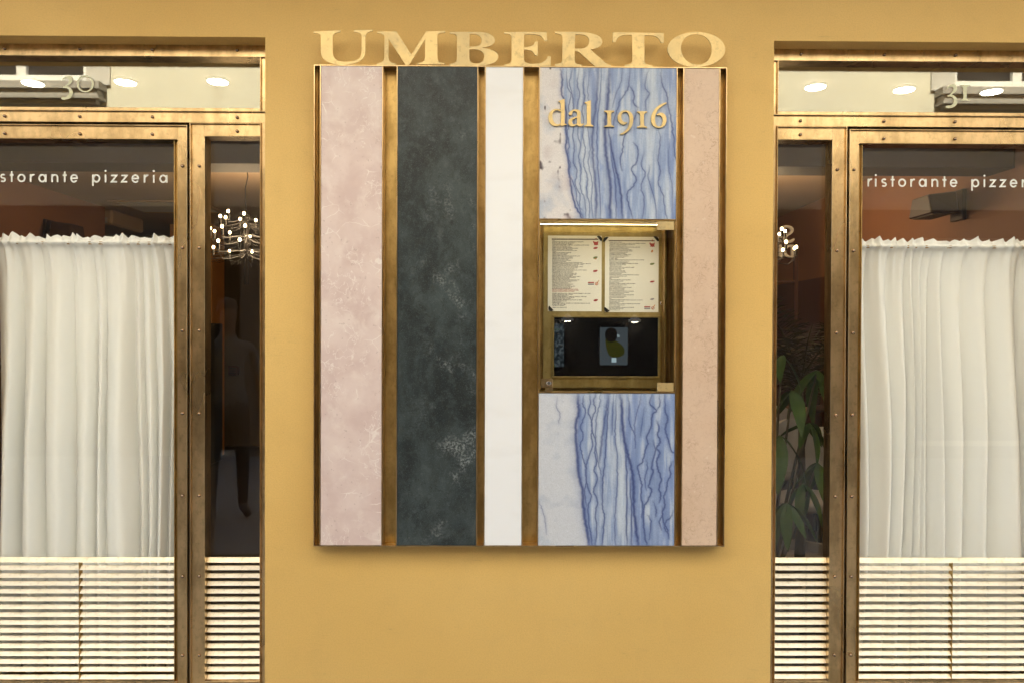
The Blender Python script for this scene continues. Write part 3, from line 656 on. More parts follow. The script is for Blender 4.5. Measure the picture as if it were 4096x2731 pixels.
# ================================================================== MARBLE PANEL
pan = thing('marble_panel', 'brass framed wall panel of upright coloured marble strips between the doors', 'sign panel', (0, -0.03, 0.69))
YF, Z0, Z1, T = -0.065, 0.690, 2.5225, 0.0032
MB().box(-0.7864, 0.7892, YF, -0.002, Z1 - T, Z1).build('top_plate', M['brass'], pan)
MB().box(-0.7864, 0.7892, YF, -0.002, Z0, Z0 + T).build('bottom_plate', M['brass'], pan)
fins = [-0.7864, -0.7632, -0.5265, -0.4718, -0.1648, -0.1364, 0.0097, 0.0697, 0.5962, 0.6214, 0.7599, 0.7860]
for x in fins: MB().box(x, x + T, YF + 0.0006, -0.002, Z0 + T, Z1 - T).build('fin', M['brass'], pan)
for i in (0, 2, 4, 6, 8, 10):
    MB().box(fins[i] + T, fins[i + 1], -0.014, -0.004, Z0 + T, Z1 - T).build('channel_back', M['brass_dark'] if i not in (2, 6) else brass('channel_brass', (0.62, 0.42, 0.16), (0.40, 0.26, 0.09), 0.30, 0.5, seed=2.0 + i), pan)
    # small inner angle along each side of the channel
    MB().box(fins[i] + T, fins[i] + T + 0.003, -0.030, -0.0141, Z0 + T, Z1 - T).build('channel_angle', M['brass_dark'], pan)
def slab(name, i, mat, z0=Z0 + T, z1=Z1 - T):
    return MB().box(fins[i] + T + 0.0009, fins[i + 1] - 0.0009, YF + 0.0022, -0.040, z0 + 0.001, z1 - 0.0015).build(name, mat, pan, bevel=0.0006)
slab('pink_slab', 1, M['pink']); slab('dark_green_slab', 3, M['green']); slab('white_slab', 5, M['white']); slab('beige_slab', 9, M['beige'])
def veined_slab(key, z0, z1):
    w_, h_, vn_, bands, bound, specks, seed = STONE[key]
    col = stone_grid(w_, h_, vn_, bands, bound, specks, seed); nz, nx = col.shape[:2]
    x0, x1 = fins[7] + T + 0.0009, fins[8] - 0.0009; z0 += 0.001; z1 -= 0.0015; y = YF + 0.0022
    gx, gz = np.meshgrid(np.linspace(x0, x1, nx), np.linspace(z1, z0, nz))
    mb = MB(); mb.box(x0, x1, y + 0.0002, -0.040, z0, z1); k = len(mb.v)
    mb.v += [(float(a), y, float(b_)) for a, b_ in zip(gx.ravel(), gz.ravel())]
    f_ = [(k + r * nx + c, k + (r + 1) * nx + c, k + (r + 1) * nx + c + 1, k + r * nx + c + 1) for r in range(nz - 1) for c in range(nx - 1)]
    mb.f += f_; mb.mi += [0] * len(f_)
    me = bpy.data.meshes.new('blue_slab'); me.from_pydata(mb.v, [], mb.f); me.materials.append(M['quartz'])
    ca = me.color_attributes.new('stone', 'FLOAT_COLOR', 'POINT')
    flat = np.ones((len(mb.v), 4), dtype=np.float32); flat[:k, :3] = (0.35, 0.42, 0.56); flat[k:, :3] = col.reshape(-1, 3)
    ca.data.foreach_set('color', flat.ravel()); me.update()
    return link(bpy.data.objects.new('blue_slab', me), pan)
veined_slab('top', 1.9425, Z1 - T); veined_slab('low', Z0 + T, 1.2785)
for z0, z1 in ((1.9392, 1.9424), (1.2787, 1.2818)): MB().box(fins[7] + T, fins[8], YF + 0.0008, -0.003, z0, z1).build('cross_bar', M['brass'], pan)

# ---- name letters standing on the panel
sign = thing('name_lettering', 'large brass letters spelling UMBERTO standing on top of the marble panel', 'lettering', (0, -0.06, Z1))
LET = [
 ('M 88,165 L 712,135 L 712,180 C 600,190 540,215 537,300 L 535,640 C 535,790 620,872 850,876 C 1080,880 1215,800 1215,640 L 1218,290 C 1215,215 1160,180 1038,172 L 1038,135 L 1472,122 L 1472,155 C 1360,175 1315,205 1308,280 L 1303,640 C 1303,830 1120,948 760,948 C 420,945 258,820 258,640 L 256,280 C 250,225 200,208 88,204 Z', 1240, 5.88),
 ('M 1585,145 L 2030,140 L 2385,690 L 2732,140 L 3175,130 L 3175,170 C 3050,172 2997,190 2995,260 L 2997,740 C 2997,850 3040,875 3165,885 L 3165,915 L 2532,915 L 2532,887 C 2640,872 2700,850 2707,740 L 2711,325 L 2332,930 L 2252,930 L 1848,320 L 1845,740 C 1850,850 1900,880 2015,890 L 2015,928 L 1580,932 L 1580,895 C 1690,872 1745,850 1750,740 L 1757,290 C 1755,215 1700,185 1585,180 Z', 1240, 5.88),
 ('M 1175,130 L 1860,132 C 2110,140 2230,230 2230,330 C 2230,430 2110,490 1895,497 C 2150,520 2310,600 2310,710 C 2310,840 2130,925 1830,925 L 1165,920 L 1165,885 C 1290,865 1340,850 1340,740 L 1343,280 C 1340,190 1300,172 1175,170 Z M 1635,185 C 1660,175 1690,178 1720,178 C 1850,182 1922,240 1922,325 C 1922,420 1860,470 1730,474 L 1633,476 Z M 1633,537 L 1740,537 C 1900,540 1985,620 1985,710 C 1985,820 1900,875 1790,875 C 1670,872 1630,820 1630,720 Z', 1600, 5.88),
 ('M 135,120 L 1000,122 L 1017,303 L 960,303 C 920,200 850,170 700,168 C 640,167 580,170 540,178 L 540,430 C 680,425 750,400 765,320 L 823,320 L 823,598 L 765,598 C 735,510 680,485 540,482 L 540,690 C 560,760 640,772 740,772 C 900,772 980,730 1030,617 L 1088,622 L 1085,814 L 140,814 L 140,785 C 240,778 285,755 290,690 L 288,230 C 285,175 240,158 135,155 Z', 1990, 5.113),
 ('M 1178,120 L 1640,125 C 1950,130 2140,200 2142,315 C 2142,410 2050,470 1900,485 L 2210,760 C 2240,785 2280,800 2320,805 L 2320,832 L 2000,832 L 1720,580 C 1670,530 1620,515 1577,515 L 1577,690 C 1580,770 1620,790 1727,796 L 1727,826 L 1175,822 L 1175,785 C 1280,775 1325,755 1328,690 L 1328,230 C 1325,180 1280,158 1178,157 Z M 1585,182 C 1640,175 1660,175 1700,178 C 1820,185 1873,240 1873,310 C 1873,410 1800,465 1690,465 L 1577,465 Z', 1990, 5.113),
 ('M 100,135 L 1055,150 L 1057,333 L 1003,333 C 970,230 900,192 780,192 C 750,192 710,195 690,205 L 695,680 C 700,735 740,750 845,758 L 845,787 L 325,782 L 325,748 C 430,740 465,715 467,660 L 462,210 C 455,185 420,185 370,185 C 250,185 180,225 155,318 L 97,318 Z', 2430, 4.704),
 ('M 1127,460 C 1130,290 1350,140 1690,140 C 2010,145 2210,300 2213,465 C 2213,650 1980,803 1660,803 C 1340,795 1130,640 1127,460 Z M 1380,440 C 1385,290 1490,182 1680,184 C 1860,190 1962,330 1962,480 C 1962,640 1850,757 1690,757 C 1500,750 1380,600 1380,440 Z', 2430, 4.704)]
for pth, ox, sc in LET:
    lp = survey(pth, ox, 100, sc, -0.062)
    dz = Z1 + 0.0003 - min(z for l in lp for _, z in l)
    plate('letter', lp, -0.0645, 0.004, M['brass_letter'], sign, bevel=0.0004, dz=dz)
dat = thing('date_lettering', 'small brass letters reading dal 1916 on the upper blue marble slab', 'lettering', (0.33, -0.07, 2.28))
D1, DX = (2170, 380, 8.711), (2400, 380, 7.84)
shift = lambda lps, a, b: [[(x + a, y + b) for x, y in lp] for lp in lps]
for pth, o_ in (
 ('M 765,150 L 768,980 C 770,1020 800,1025 835,1030 L 835,1045 L 650,1095 L 645,1030 C 590,1075 540,1092 470,1092 C 310,1090 208,960 208,790 C 208,620 330,500 490,500 C 560,500 610,515 640,540 L 637,330 C 635,280 610,265 560,240 L 560,225 Z M 645,605 C 600,560 560,545 500,545 C 400,548 340,630 340,750 C 340,900 420,1035 530,1035 C 580,1035 620,1010 648,985 Z', D1),
 ('M 920,650 C 960,570 1050,515 1160,515 C 1270,515 1325,570 1328,680 L 1325,960 C 1330,1010 1350,1025 1380,1025 C 1400,1020 1415,1010 1425,1005 L 1432,1025 C 1410,1070 1360,1100 1310,1100 C 1260,1100 1220,1070 1205,1030 C 1160,1080 1100,1105 1040,1105 C 950,1105 903,1040 903,960 C 903,820 1050,800 1210,760 L 1213,680 C 1210,600 1170,565 1110,567 C 1060,570 1040,600 1040,640 C 1040,690 1010,715 970,715 C 940,712 915,690 920,650 Z M 1207,800 C 1100,830 1025,870 1025,950 C 1030,1010 1060,1040 1110,1040 C 1150,1038 1190,1015 1207,985 Z', D1),
 ('M 1675,200 L 1675,960 C 1680,1040 1700,1060 1765,1072 L 1765,1105 C 1660,1095 1560,1098 1465,1105 L 1462,1080 C 1530,1055 1548,1040 1553,960 L 1548,380 C 1545,310 1520,295 1475,285 L 1475,270 Z', D1),
 (ONE, DX),
 ('M 850,880 C 820,920 780,938 740,938 C 630,930 558,840 558,720 C 560,580 660,490 790,490 C 940,492 1043,600 1043,770 C 1043,980 900,1210 650,1258 L 635,1225 C 830,1160 920,1000 930,800 C 930,640 890,545 790,540 C 710,545 665,610 665,710 C 670,820 730,880 830,865 Z', DX),
 (ONE, (2400 + 1033 / 7.84, 380 + 24 / 7.84, 7.84)),
 ('M 2080,250 L 2080,285 C 1900,350 1720,520 1720,760 C 1722,900 1770,1000 1850,1003 C 1930,1000 1968,900 1968,800 C 1968,690 1900,630 1795,645 L 1785,620 C 1830,580 1880,565 1920,568 C 2030,580 2082,680 2082,800 C 2080,940 1980,1043 1850,1043 C 1700,1040 1603,930 1603,770 C 1605,540 1780,320 2060,245 Z', DX)):
    plate('letter', survey(pth, *o_, -0.068), -0.0705, 0.007, M['brass_letter'], dat, bevel=0.0005)

# ---- menu display case
case = thing('menu_display_case', 'glass fronted brass menu case set between the two blue marble slabs', 'display case', (0.335, 0.0, 1.283))
cx0, cx1, cz0, cz1 = CASE
MB().box(fins[7] + T + 0.0002, cx0, -0.0605, 0.078, cz0, cz1).build('side_panel', M['brass_dark'], case)
MB().box(cx1, fins[8] - 0.0002, -0.0605, 0.078, cz0, cz1).build('side_panel', M['brass_dark'], case)
MB().box(fins[7] + T + 0.0002, fins[8] - 0.0002, -0.0605, 0.078, cz1, 1.9390).build('top_panel', M['brass_dark'], case)
MB().box(fins[7] + T + 0.0002, fins[8] - 0.0002, -0.0605, 0.078, 1.2820, cz0).build('bottom_panel', M['brass'], case)
MB().box(cx0, cx1, 0.074, 0.078, cz0, cz1).build('back_panel', M['brass_dark'], case)
C3 = lambda x, y, Y: P(2100 + x / 3.564, 840 + y / 3.564, Y)
C4 = lambda x, y, Y: P(2100 + x / 3.564, 1200 + y / 3.564, Y)
YB = 0.060
bx0, bz1 = C3(265, 222, YB); bx1, _ = C3(2032, 300, YB); _, bz0 = C4(300, 1246, YB)
MB().box(bx0, bx1, YB, 0.0738, bz0, min(bz1, cz1 - 0.004)).build('back_plate', M['brass_case'], case)
for a in (0.555, 0.575): MB().box(a + 0.012, a + 0.0135, 0.0, 0.0738, cz0, cz1).build('side_groove', M['brass_dark'], case)
# screen with its bezel
sx0, sz1 = C4(414, 249, YB - 0.004); sx1, sz0 = C4(1892, 1083, YB - 0.004)
b = MB(); w_ = 0.008
b.box(sx0 - w_, sx1 + w_, 0.049, YB - 0.0002, sz1, sz1 + w_).box(sx0 - w_, sx1 + w_, 0.049, YB - 0.0002, sz0 - w_, sz0).box(sx0 - w_, sx0, 0.049, YB - 0.0002, sz0, sz1).box(sx1, sx1 + w_, 0.049, YB - 0.0002, sz0, sz1)
b.build('screen_bezel', M['brass_case'], case, bevel=0.0015)
g = G('dark_screen'); M['screen'] = g.bsdf((0.006, 0.006, 0.007), 0.12, spec=0.4)
scr = MB().box(sx0, sx1, 0.055, YB - 0.0003, sz0, sz1).build('screen', M['screen'], case)
def scr_quad(name, x0, y0, x1, y1, col, st, dy):
    a, b_ = C4(x0, y0, 0.0545), C4(x1, y1, 0.0545)
    MB().box(a[0], b_[0], 0.0548 - dy, 0.05495, b_[1], a[1]).build(name, emis('screen_' + name, col, st), scr)
g = G('screen_photo'); e = g.n('Emission'); n1 = g.noise(scale=70, detail=4)
g.put(e.inputs[0], g.ramp(n1, [(0.3, (0.004, 0.006, 0.006)), (0.5, (0.03, 0.04, 0.045)), (0.62, (0.10, 0.12, 0.13)), (0.7, (0.02, 0.06, 0.01))])); e.inputs[1].default_value = 0.16
g.t.links.new(e.outputs[0], g.out.inputs[0])
a, b_ = C4(418, 335, 0.0545), C4(555, 950, 0.0545); MB().box(a[0], b_[0], 0.0546, 0.05495, b_[1], a[1]).build('picture', g.m, scr)
scr_quad('picture', 1068, 390, 1464, 925, (0.05, 0.062, 0.068), 0.22, 0.0002)
def blob(path, mat, y): plate('picture', [[C4(x, z, 0.0545) for x, z in lp] for lp in parse(path)], y, 0.0002, mat, scr)
blob('M 1145,560 C 1150,660 1170,760 1210,795 C 1270,830 1370,820 1410,770 C 1440,700 1400,650 1330,600 C 1290,575 1220,540 1145,560 Z', emis('screen_green', (0.030, 0.032, 0.006), 0.22), 0.0542)
blob('M 1140,500 C 1140,420 1190,395 1230,395 C 1290,398 1320,440 1312,510 C 1305,580 1270,600 1220,600 C 1170,590 1145,560 1140,500 Z', emis('screen_brown', (0.008, 0.007, 0.006), 0.2), 0.0538)
blob('M 1235,820 L 1303,820 L 1303,885 L 1235,885 Z', emis('screen_pale', (0.20, 0.27, 0.29), 0.35), 0.0543)
blob('M 1312,485 L 1350,500 L 1350,530 L 1315,530 Z', emis('screen_pale', (0.16, 0.2, 0.21), 0.3), 0.0543)
# LED strip under the top
M['led'] = emis('warm_led', (1.0, 0.80, 0.42), 9.0)
MB().box(cx0 + 0.002, 0.552, 0.004, 0.014, cz1 - 0.0030, cz1 - 0.0001).build('led_strip', M['brass_dark'], case)
lm = MB().box(-0.0030, 0.0030, -0.0015, 0.0015, -0.0012, 0).mesh('led', M['led'])
for i in range(48): place('led', lm, (cx0 + 0.008 + i * 0.0098, 0.009, cz1 - 0.0031), case)
# glass door with its fittings
MB().box(cx0 + 0.002, cx1 - 0.001, -0.053, -0.047, cz0 + 0.008, cz1 - 0.003).build('glass_door', M['glass'], case)
def fit(name, x0, y0, x1, y1, C, mat):
    a, b_ = C(x0, y0, -0.058), C(x1, y1, -0.058)
    return MB().box(a[0], min(b_[0], cx1 - 0.0005), -0.0590, -0.0532, b_[1], a[1]).build(name, M[mat], case, bevel=0.001)
fit('hinge_plate', 1888, 157, 2128, 290, C3, 'brass_letter'); fit('hinge_plate', 1886, 1175, 2130, 1300, C4, 'brass_letter')
lk = fit('lock_plate', 222, 1118, 395, 1245, C4, 'brass'); fit('catch_plate', 290, 1250, 395, 1300, C4, 'brass')
def lock(x, z, y, par):
    l = MB().lathe([(0.0092, 0), (0.0092, -0.0015), (0.0075, -0.003), (0.0055, -0.003), (0.0055, -0.002)], (x, y, z), 20, 'Y').build('lock_cylinder', M['steel'], par, smooth=False)
    MB().box(x - 0.0008, x + 0.0008, y - 0.0036, y - 0.0021, z - 0.0035, z + 0.0035).build('key_slot', M['black'], par if par.parent is None else par)
a = C4(340, 1182, -0.06); lock(a[0], a[1], -0.0591, lk)
a = C3(1957, 1330, YB); lock(a[0], a[1], YB - 0.0002, case)

# menu sheets
M['paper'] = plain('cream_paper', (0.84, 0.82, 0.70), 0.7, var=0.03)
M['ink'] = plain('grey_ink', (0.035, 0.03, 0.028), 0.7); M['ink_red'] = plain('red_ink', (0.42, 0.07, 0.06), 0.7); M['ink_bar'] = plain('brown_bar', (0.09, 0.065, 0.045), 0.7)
M['ink_green'] = plain('green_ink', (0.22, 0.27, 0.10), 0.7); M['ink_orange'] = plain('orange_ink', (0.62, 0.28, 0.10), 0.7); M['ink_grey'] = plain('silver_ink', (0.35, 0.34, 0.33), 0.7)
def text_mesh(name, body, size, lead, x, z, y, mat, parent):
    cu = bpy.data.curves.new(name, 'FONT'); cu.body = body; cu.size = size; cu.space_line = lead; cu.resolution_u = 1; cu.offset = 0.00014; cu.fill_mode = 'FRONT'
    tmp = bpy.data.objects.new('tmp', cu); COL.objects.link(tmp); bpy.context.view_layer.update()
    me = bpy.data.meshes.new_from_object(tmp.evaluated_get(bpy.context.evaluated_depsgraph_get()))
    bpy.data.objects.remove(tmp); bpy.data.curves.remove(cu)
    me.transform(Matrix.Translation((x, y, z)) @ Matrix.Rotation(R(90), 4, 'X')); me.materials.clear(); me.materials.append(mat)
    return link(bpy.data.objects.new(name, me), parent)
MENU1 = '''Carni
POLPETTONE alla NAPOLETANA con PARMIGIANA di MELANZANE
Meatloaf Neapolitan style with aubergine parmigiana
Boulette de viande napolitaine avec aubergines
COSTOLETTA di MAIALE NERO CASERTANO con FRIARIELLI alla NAPOLETANA
Black pork chop with Neapolitan broccoli
Cotelette de porc noir avec brocoli napolitain
FILETTO di MANZO al PEPE VERDE o PATATE al FORNO
Beef fillet with green pepper or baked potatoes
Filet de boeuf au poivre vert ou pommes de terre au four
Contorni
CIANFOTTA NAPOLETANA di VERDURE
Neapolitan stew of mixed vegetables
Legumes melanges a la napolitaine
INSALATA MISTA: lattuga, pomodorini, carote, finocchi e rucola
Mixed salad: lettuce, tomato, carrots and fennel
Salade mixte: laitue, tomates, carottes et fenouil
FRIARIELLI NAPOLETANI PICCANTI
Broccoli sauteed with garlic and chilli pepper
Brocoli sautes a l'ail et au piment
Una selezione delle Pizze - We recommend the following classic pizzas
MARGHERITA o MARINARA (Bufala, pomodoro, DOP basilico o pomodoro, aglio, EVO)
Tomato, mozzarella, basil, extra virgin olive oil or tomato, garlic, oregano
Sauce tomate, mozzarella, basilic, huile d'olive ou tomate, ail
UMBERTO (polpette, provola, pomodoro, salsiccia, olio EVO e basilico)
Meat balls, smoked cheese, tomato sauce, olive oil and basil
Boulettes, fromage fume, sauce tomate, huile d'olive
VERACE (mozzarella di bufala, pomodorini, pesto, pecorino, olio EVO e basilico)
Buffalo mozzarella, cherry tomato, pesto, pecorino
Mozzarella de bufflonne, tomates cerises, pesto
CAPRICCIOSA (prosciutto cotto, funghi, carciofini, olive)
Cooked ham, mushrooms, artichokes, mozzarella, olives
Jambon cuit, champignons, artichauts, mozzarella
RIPIENO NAPOLI (mozzarella, ricotta, salame, olio EVO, basilico)
Folded pizza with ricotta cheese, salami and mozzarella
Calzone a la ricotta, salami et mozzarella
RIPIENO AL FORNO o FRITTO (Ricotta, provola, pepe, cicoli)
Oven baked or fried pizza with ricotta and smoked cheese
Pizza au four ou frite avec ricotta et provola
CALICE (salsiccia e friarielli, provola)
Sausage and Neapolitan broccoli, smoked cheese
Saucisse et brocoli napolitain, fromage fume
COSACCA (pomodoro, pecorino, basilico, olio EVO)
Tomato sauce, pecorino cheese, basil, olive oil
Sauce tomate, pecorino, basilic, huile d'olive'''
MENU1B = '''TIRAMISU o BABA (Crema al rum) - CREMA di LIMONE di SORRENTO o NOCCIOLE
Tiramisu or baba with lemon cream of Sorrento
Tiramisu ou baba a la creme de citron
TORTINO alle MELE ANNURCA con CREMA alla CANNELLA e MANDORLE
Small apple cake with cinnamon cream and almonds
Gateau aux pommes et creme a la cannelle
CAKE NAPOLETANO - FONDANT al CIOCCOLATO con CREMA
Hot chocolate fondant with cream
Fondant au chocolat
TARTUFO NERO o BIANCO, SEMIFREDDO al TORRONCINO (Pistacchio, Nocciola)
Ice cream truffle, frozen nougat
Truffe glacee et nougat glace'''
MENU2 = '''Antipasti - Starters - Entrees
POLPETTINE di CECI e ZUCCHINE con FONDUTA di MOZZARELLA di BUFALA
Chickpea and courgette balls with buffalo mozzarella fondue
Boulettes de pois chiches et courgettes
PARMIGIANA di MELANZANE con PURE di PATATE alla CURCUMA
Aubergine parmigiana with mashed potatoes
Aubergines au four avec puree de pommes de terre
FRITTO di ALICI con POLPETTE alla NAPOLETANA
Fried anchovies with Neapolitan meat balls
Anchois frits et boulettes napolitaines
MOZZARELLA di BUFALA con CAPPERI e ALICI
Buffalo mozzarella with capers and anchovies
Mozzarella de bufflonne aux capres
Le insalate - Salads
INSALATA UMBERTO (misto verde, rucola, olive, pomodori, tonno, mozzarella)
Mixed green salad, rocket, olives, tomato, tuna
Salade verte, roquette, olives, tomates, thon
CARPACCIO di SALMONE MARINATO alle ERBE e ZUCCHINE
Marinated salmon carpaccio with herbs
Carpaccio de saumon marine
INSALATA RUSTICA (Orzo, tonno, pomodorini e patate)
Barley, tuna, cherry tomato, potato
Orge, thon, tomates cerises
POLPO con PATATE e OLIVE NERE
Octopus with potatoes and black olives
Poulpe aux pommes de terre
LINGUINE alle VONGOLE con POMODORINI freschi e prezzemolo
Long pasta with clams and cherry tomato
Linguine aux palourdes
Primi
IL PIATTO DEL MERCATO secondo disponibilita
Dish of the day from the market
Plat du jour du marche
SCIALATIELLI con FRUTTI di MARE, COZZE e PECORINO
Home made pasta with seafood, mussels
Pates maison aux fruits de mer
RISOTTO VERDE MARE (con Gamberi e Zucchine)
Risotto with prawns and courgettes
Risotto aux crevettes et courgettes
GNOCCHI alla SORRENTINA (Pomodoro e Mozzarella)
Potato dumplings with tomato and mozzarella
Gnocchi a la tomate et mozzarella
PACCHERI di GRAGNANO con RAGU NAPOLETANO
Large pasta with Neapolitan meat sauce
Grosses pates au ragout napolitain
Pesce
CALAMARATA di MARE PICCANTE (Calamari, vongole, aglio e pomodorini)
Squid, clams, garlic, cherry tomato
Calamars, palourdes, ail
BACCALA SCOTTATO con PUREA di CICERCHIE alla MONACHINA
Seared cod with chickling pea puree
Morue et puree de gesses
FRITTURA di PARANZA con INSALATA di POMODORI
Fried small fish with tomato salad
Friture de petits poissons'''
def sheet(label, x0, y0, x1, y1, blocks, icons, bar):
    a, b_ = C3(x0, y0, YB - 0.001), C3(x1, y1, YB - 0.001)
    t = thing('menu_sheet', label, 'menu', (a[0], YB, b_[1]), 'printed menu sheets')
    y = YB - 0.0016
    mb = MB(); n = 10
    for i in range(n + 1):
        z = b_[1] + (a[1] - b_[1]) * i / n; bow = 0.0006 * math.sin(math.pi * i / n)
        for q in range(7): mb.v.append((a[0] + (b_[0] - a[0]) * q / 6, y - bow * 0.0 + 0.0, z))
    for i in range(n):
        for q in range(6): mb.f.append((i * 7 + q, i * 7 + q + 1, (i + 1) * 7 + q + 1, (i + 1) * 7 + q)); mb.mi.append(0)
    MB().box(a[0], b_[0], y, y + 0.0012, b_[1], a[1]).build('paper', M['paper'], t)
    for (tx, ty, body, mat) in blocks:
        q = C3(tx, ty, y); text_mesh('printed_text', body, 0.0042, 1.19 if body is MENU2 else 1.025, q[0], q[1], y - 0.0004, mat, t)
    q0, q1 = C3(bar[0], bar[1], y), C3(bar[2], bar[3], y)
    MB().box(q0[0], q1[0], y - 0.0005, y - 0.0001, q1[1], q0[1]).build('title_bar', M['ink_bar'], t)
    for k, (pth, mat) in enumerate(icons): plate('printed_picture', [[C3(p, q, y) for p, q in lp] for lp in parse(pth)], y - 0.0008 - 0.0001 * (k % 3), 0.0003, M[mat], t)
    return t
def pot(x, y): return [(f'M {x},{y} L {x+14},{y-8} L {x+22},{y+6} L {x+62},{y+6} L {x+74},{y-10} L {x+78},{y+4} L {x+72},{y+44} L {x+82},{y+56} L {x+66},{y+50} L {x+46},{y+58} L {x+30},{y+50} L {x+14},{y+58} L {x+18},{y+40} Z', 'ink_red'), (f'M {x+36},{y-46} L {x+54},{y-46} L {x+54},{y-30} L {x+36},{y-30} Z', 'ink_red')]
def ov(x, y, a, b, mat): return (f'M {x-a},{y+b*0.3} C {x-a},{y-b} {x+a*0.6},{y-b*1.3} {x+a},{y-b*0.7} C {x+a},{y+b*0.6} {x-a*0.4},{y+b*1.4} {x-a},{y+b*0.3} Z', mat)
def badge(x, y): return [(f'M {x},{y} L {x+86},{y} L {x+86},{y+16} L {x},{y+16} Z', 'ink_red'), (f'M {x},{y+22} L {x+86},{y+22} L {x+86},{y+42} L {x},{y+42} Z', 'ink_grey'), (f'M {x+100},{y+24} C {x+100},{y-6} {x+146},{y-6} {x+146},{y+24} C {x+146},{y+54} {x+100},{y+54} {x+100},{y+24} Z M {x+107},{y+24} C {x+107},{y+45} {x+139},{y+45} {x+139},{y+24} C {x+139},{y+3} {x+107},{y+3} {x+107},{y+24} Z', 'ink_red'), (f'M {x+105},{y+40} L {x+150},{y-24} L {x+160},{y-22} L {x+115},{y+46} Z', 'ink_orange')]
s1 = sheet('printed menu page on the left inside the glass case', 328, 368, 1090, 1448,
      [(388, 446, MENU1, M['ink']), (388, 1136, 'Supplemento senza glutine e mozzarella di bufala su richiesta\nGluten free and buffalo mozzarella on request at extra charge\nSans gluten et mozzarella de bufflonne sur demande', M['ink_red']), (388, 1197, MENU1B, M['ink']), (390, 1396, 'Mangiamo bene a Napoli dal 1916', M['ink'])],
      pot(968, 452) + [ov(1005, 548, 32, 17, 'ink_red'), ov(1003, 685, 32, 20, 'ink_green'), ov(1008, 700, 14, 10, 'ink_orange'), ov(1002, 874, 34, 17, 'ink_red'), ov(1008, 1292, 32, 18, 'ink_red')] + badge(898, 1030), (382, 412, 1046, 430))
s2 = sheet('printed menu page on the right inside the glass case', 1143, 385, 1902, 1460,
      [(1204, 466, MENU2, M['ink'])],
      pot(1772, 474) + [ov(1812, 594, 16, 20, 'ink_orange'), ov(1814, 580, 12, 8, 'ink_red'), ov(1814, 774, 34, 17, 'ink_green'), ov(1814, 1026, 34, 15, 'ink_red'), ov(1814, 1275, 30, 16, 'ink_grey')] + badge(1700, 1376), (1194, 434, 1850, 450))
def magnet(label, pth):
    lp = [[C3(x, y, YB - 0.002) for x, y in l] for l in parse(pth)]
    o = plate('corner_magnet', lp, YB - 0.0055, 0.0034, M['black'], None, bevel=0.0005)
    tag(o, label, 'magnet', 'black corner magnets on the menus')
magnet('black half-round magnet at the top right corner of the left menu page', 'M 1028,380 C 1060,362 1102,390 1098,440 L 1080,444 Z')
magnet('black half-round magnet at the bottom left corner of the left menu page', 'M 345,1370 C 325,1400 335,1440 375,1443 L 404,1432 Z')
magnet('black half-round magnet at the top left corner of the right menu page', 'M 1188,395 C 1150,378 1112,405 1116,452 L 1134,456 Z')
magnet('black half-round magnet at the top right corner of the right menu page', 'M 1833,384 C 1868,368 1908,395 1905,446 L 1890,450 Z')
magnet('black half-round magnet at the bottom left corner of the right menu page', 'M 1136,1387 C 1120,1420 1135,1455 1175,1460 L 1206,1440 Z')

# ================================================================== INSIDE THE RESTAURANT
M['bulb'] = emis('lit_bulb', (1.0, 0.70, 0.34), 8.0)
M['chrome'] = plain('dark_bronze', (0.010, 0.007, 0.005), 0.4, 0.0)
M['socket'] = plain('black_socket', (0.02, 0.02, 0.02), 0.4)
def chandelier(x, y, zc, label, watts):
    t = thing('chandelier', label, 'chandelier', (x, y, 2.8), 'branching bulb chandeliers')
    st = MB()
    st.tube([(x, y, 2.799), (x + 0.012, y, 2.72), (x - 0.01, y, 2.62), (x, y, zc + 0.17)], 0.004, 6)
    st.build('cord', M['socket'], t)
    s2_ = MB()
    for dx, dy in ((-.016, 0), (.016, 0), (0, .016), (0, -.016)): s2_.tube([(x + dx, y + dy, zc + 0.17), (x + dx, y + dy, zc - 0.36)], 0.0035, 6)
    s2_.lathe([(0.03, 0.16), (0.03, 0.18)], (x, y, zc), 12)
    s2_.build('stem', M['chrome'], t)
    for tier, (n, rad, z0, zb) in enumerate(((9, 0.19, 0.13, 0.10), (12, 0.29, 0.02, -0.01), (14, 0.37, -0.10, -0.10))):
        am = MB().tube([(0.015, 0, 0), (rad * 0.35, 0, -0.005), (rad * 0.75, 0, -0.030), (rad, 0, -0.035), (rad, 0, 0.0)], 0.0022, 5)
        am.tube([(0.015, 0, -0.02), (rad * 0.5, 0, -0.065), (rad * 0.85, 0, -0.085), (rad, 0, -0.035)], 0.0016, 5).lathe([(0.009, -0.02), (0.009, 0.03)], (rad, 0, 0.0), 8)
        am = am.mesh('arm', M['chrome'])
        bl = MB().lathe([(0.004, 0.030), (0.0085, 0.035), (0.0105, 0.042), (0.0092, 0.050), (0.004, 0.055)], (rad, 0, 0.0), 10).mesh('bulb', M['bulb'], smooth=True)
        for k in range(n):
            a = 2 * math.pi * (k + 0.37 * tier + 0.15) / n + random.uniform(-0.06, 0.06); dz = random.uniform(-0.015, 0.015)
            place('arm', am, (x, y, zc + z0 + dz), t, (0, 0, a)); place('bulb', bl, (x, y, zc + z0 + dz), t, (0, 0, a))
    L = bpy.data.lights.new('chandelier_glow', 'POINT'); L.energy = watts; L.color = (1.0, 0.72, 0.42); L.shadow_soft_size = 0.25
    lo = bpy.data.objects.new('chandelier_glow', L); lo.location = (x, y, zc + 0.02); link(lo, t)
cxp = P(985, 1000, 3.0)
chandelier(cxp[0], 3.0, 2.24, 'lit chandelier of many small bulbs behind the left sidelight', 9)
chandelier(P(2985, 1000, 3.0)[0], 3.0, 2.24, 'lit chandelier glimpsed at the edge of the right sidelight', 9)
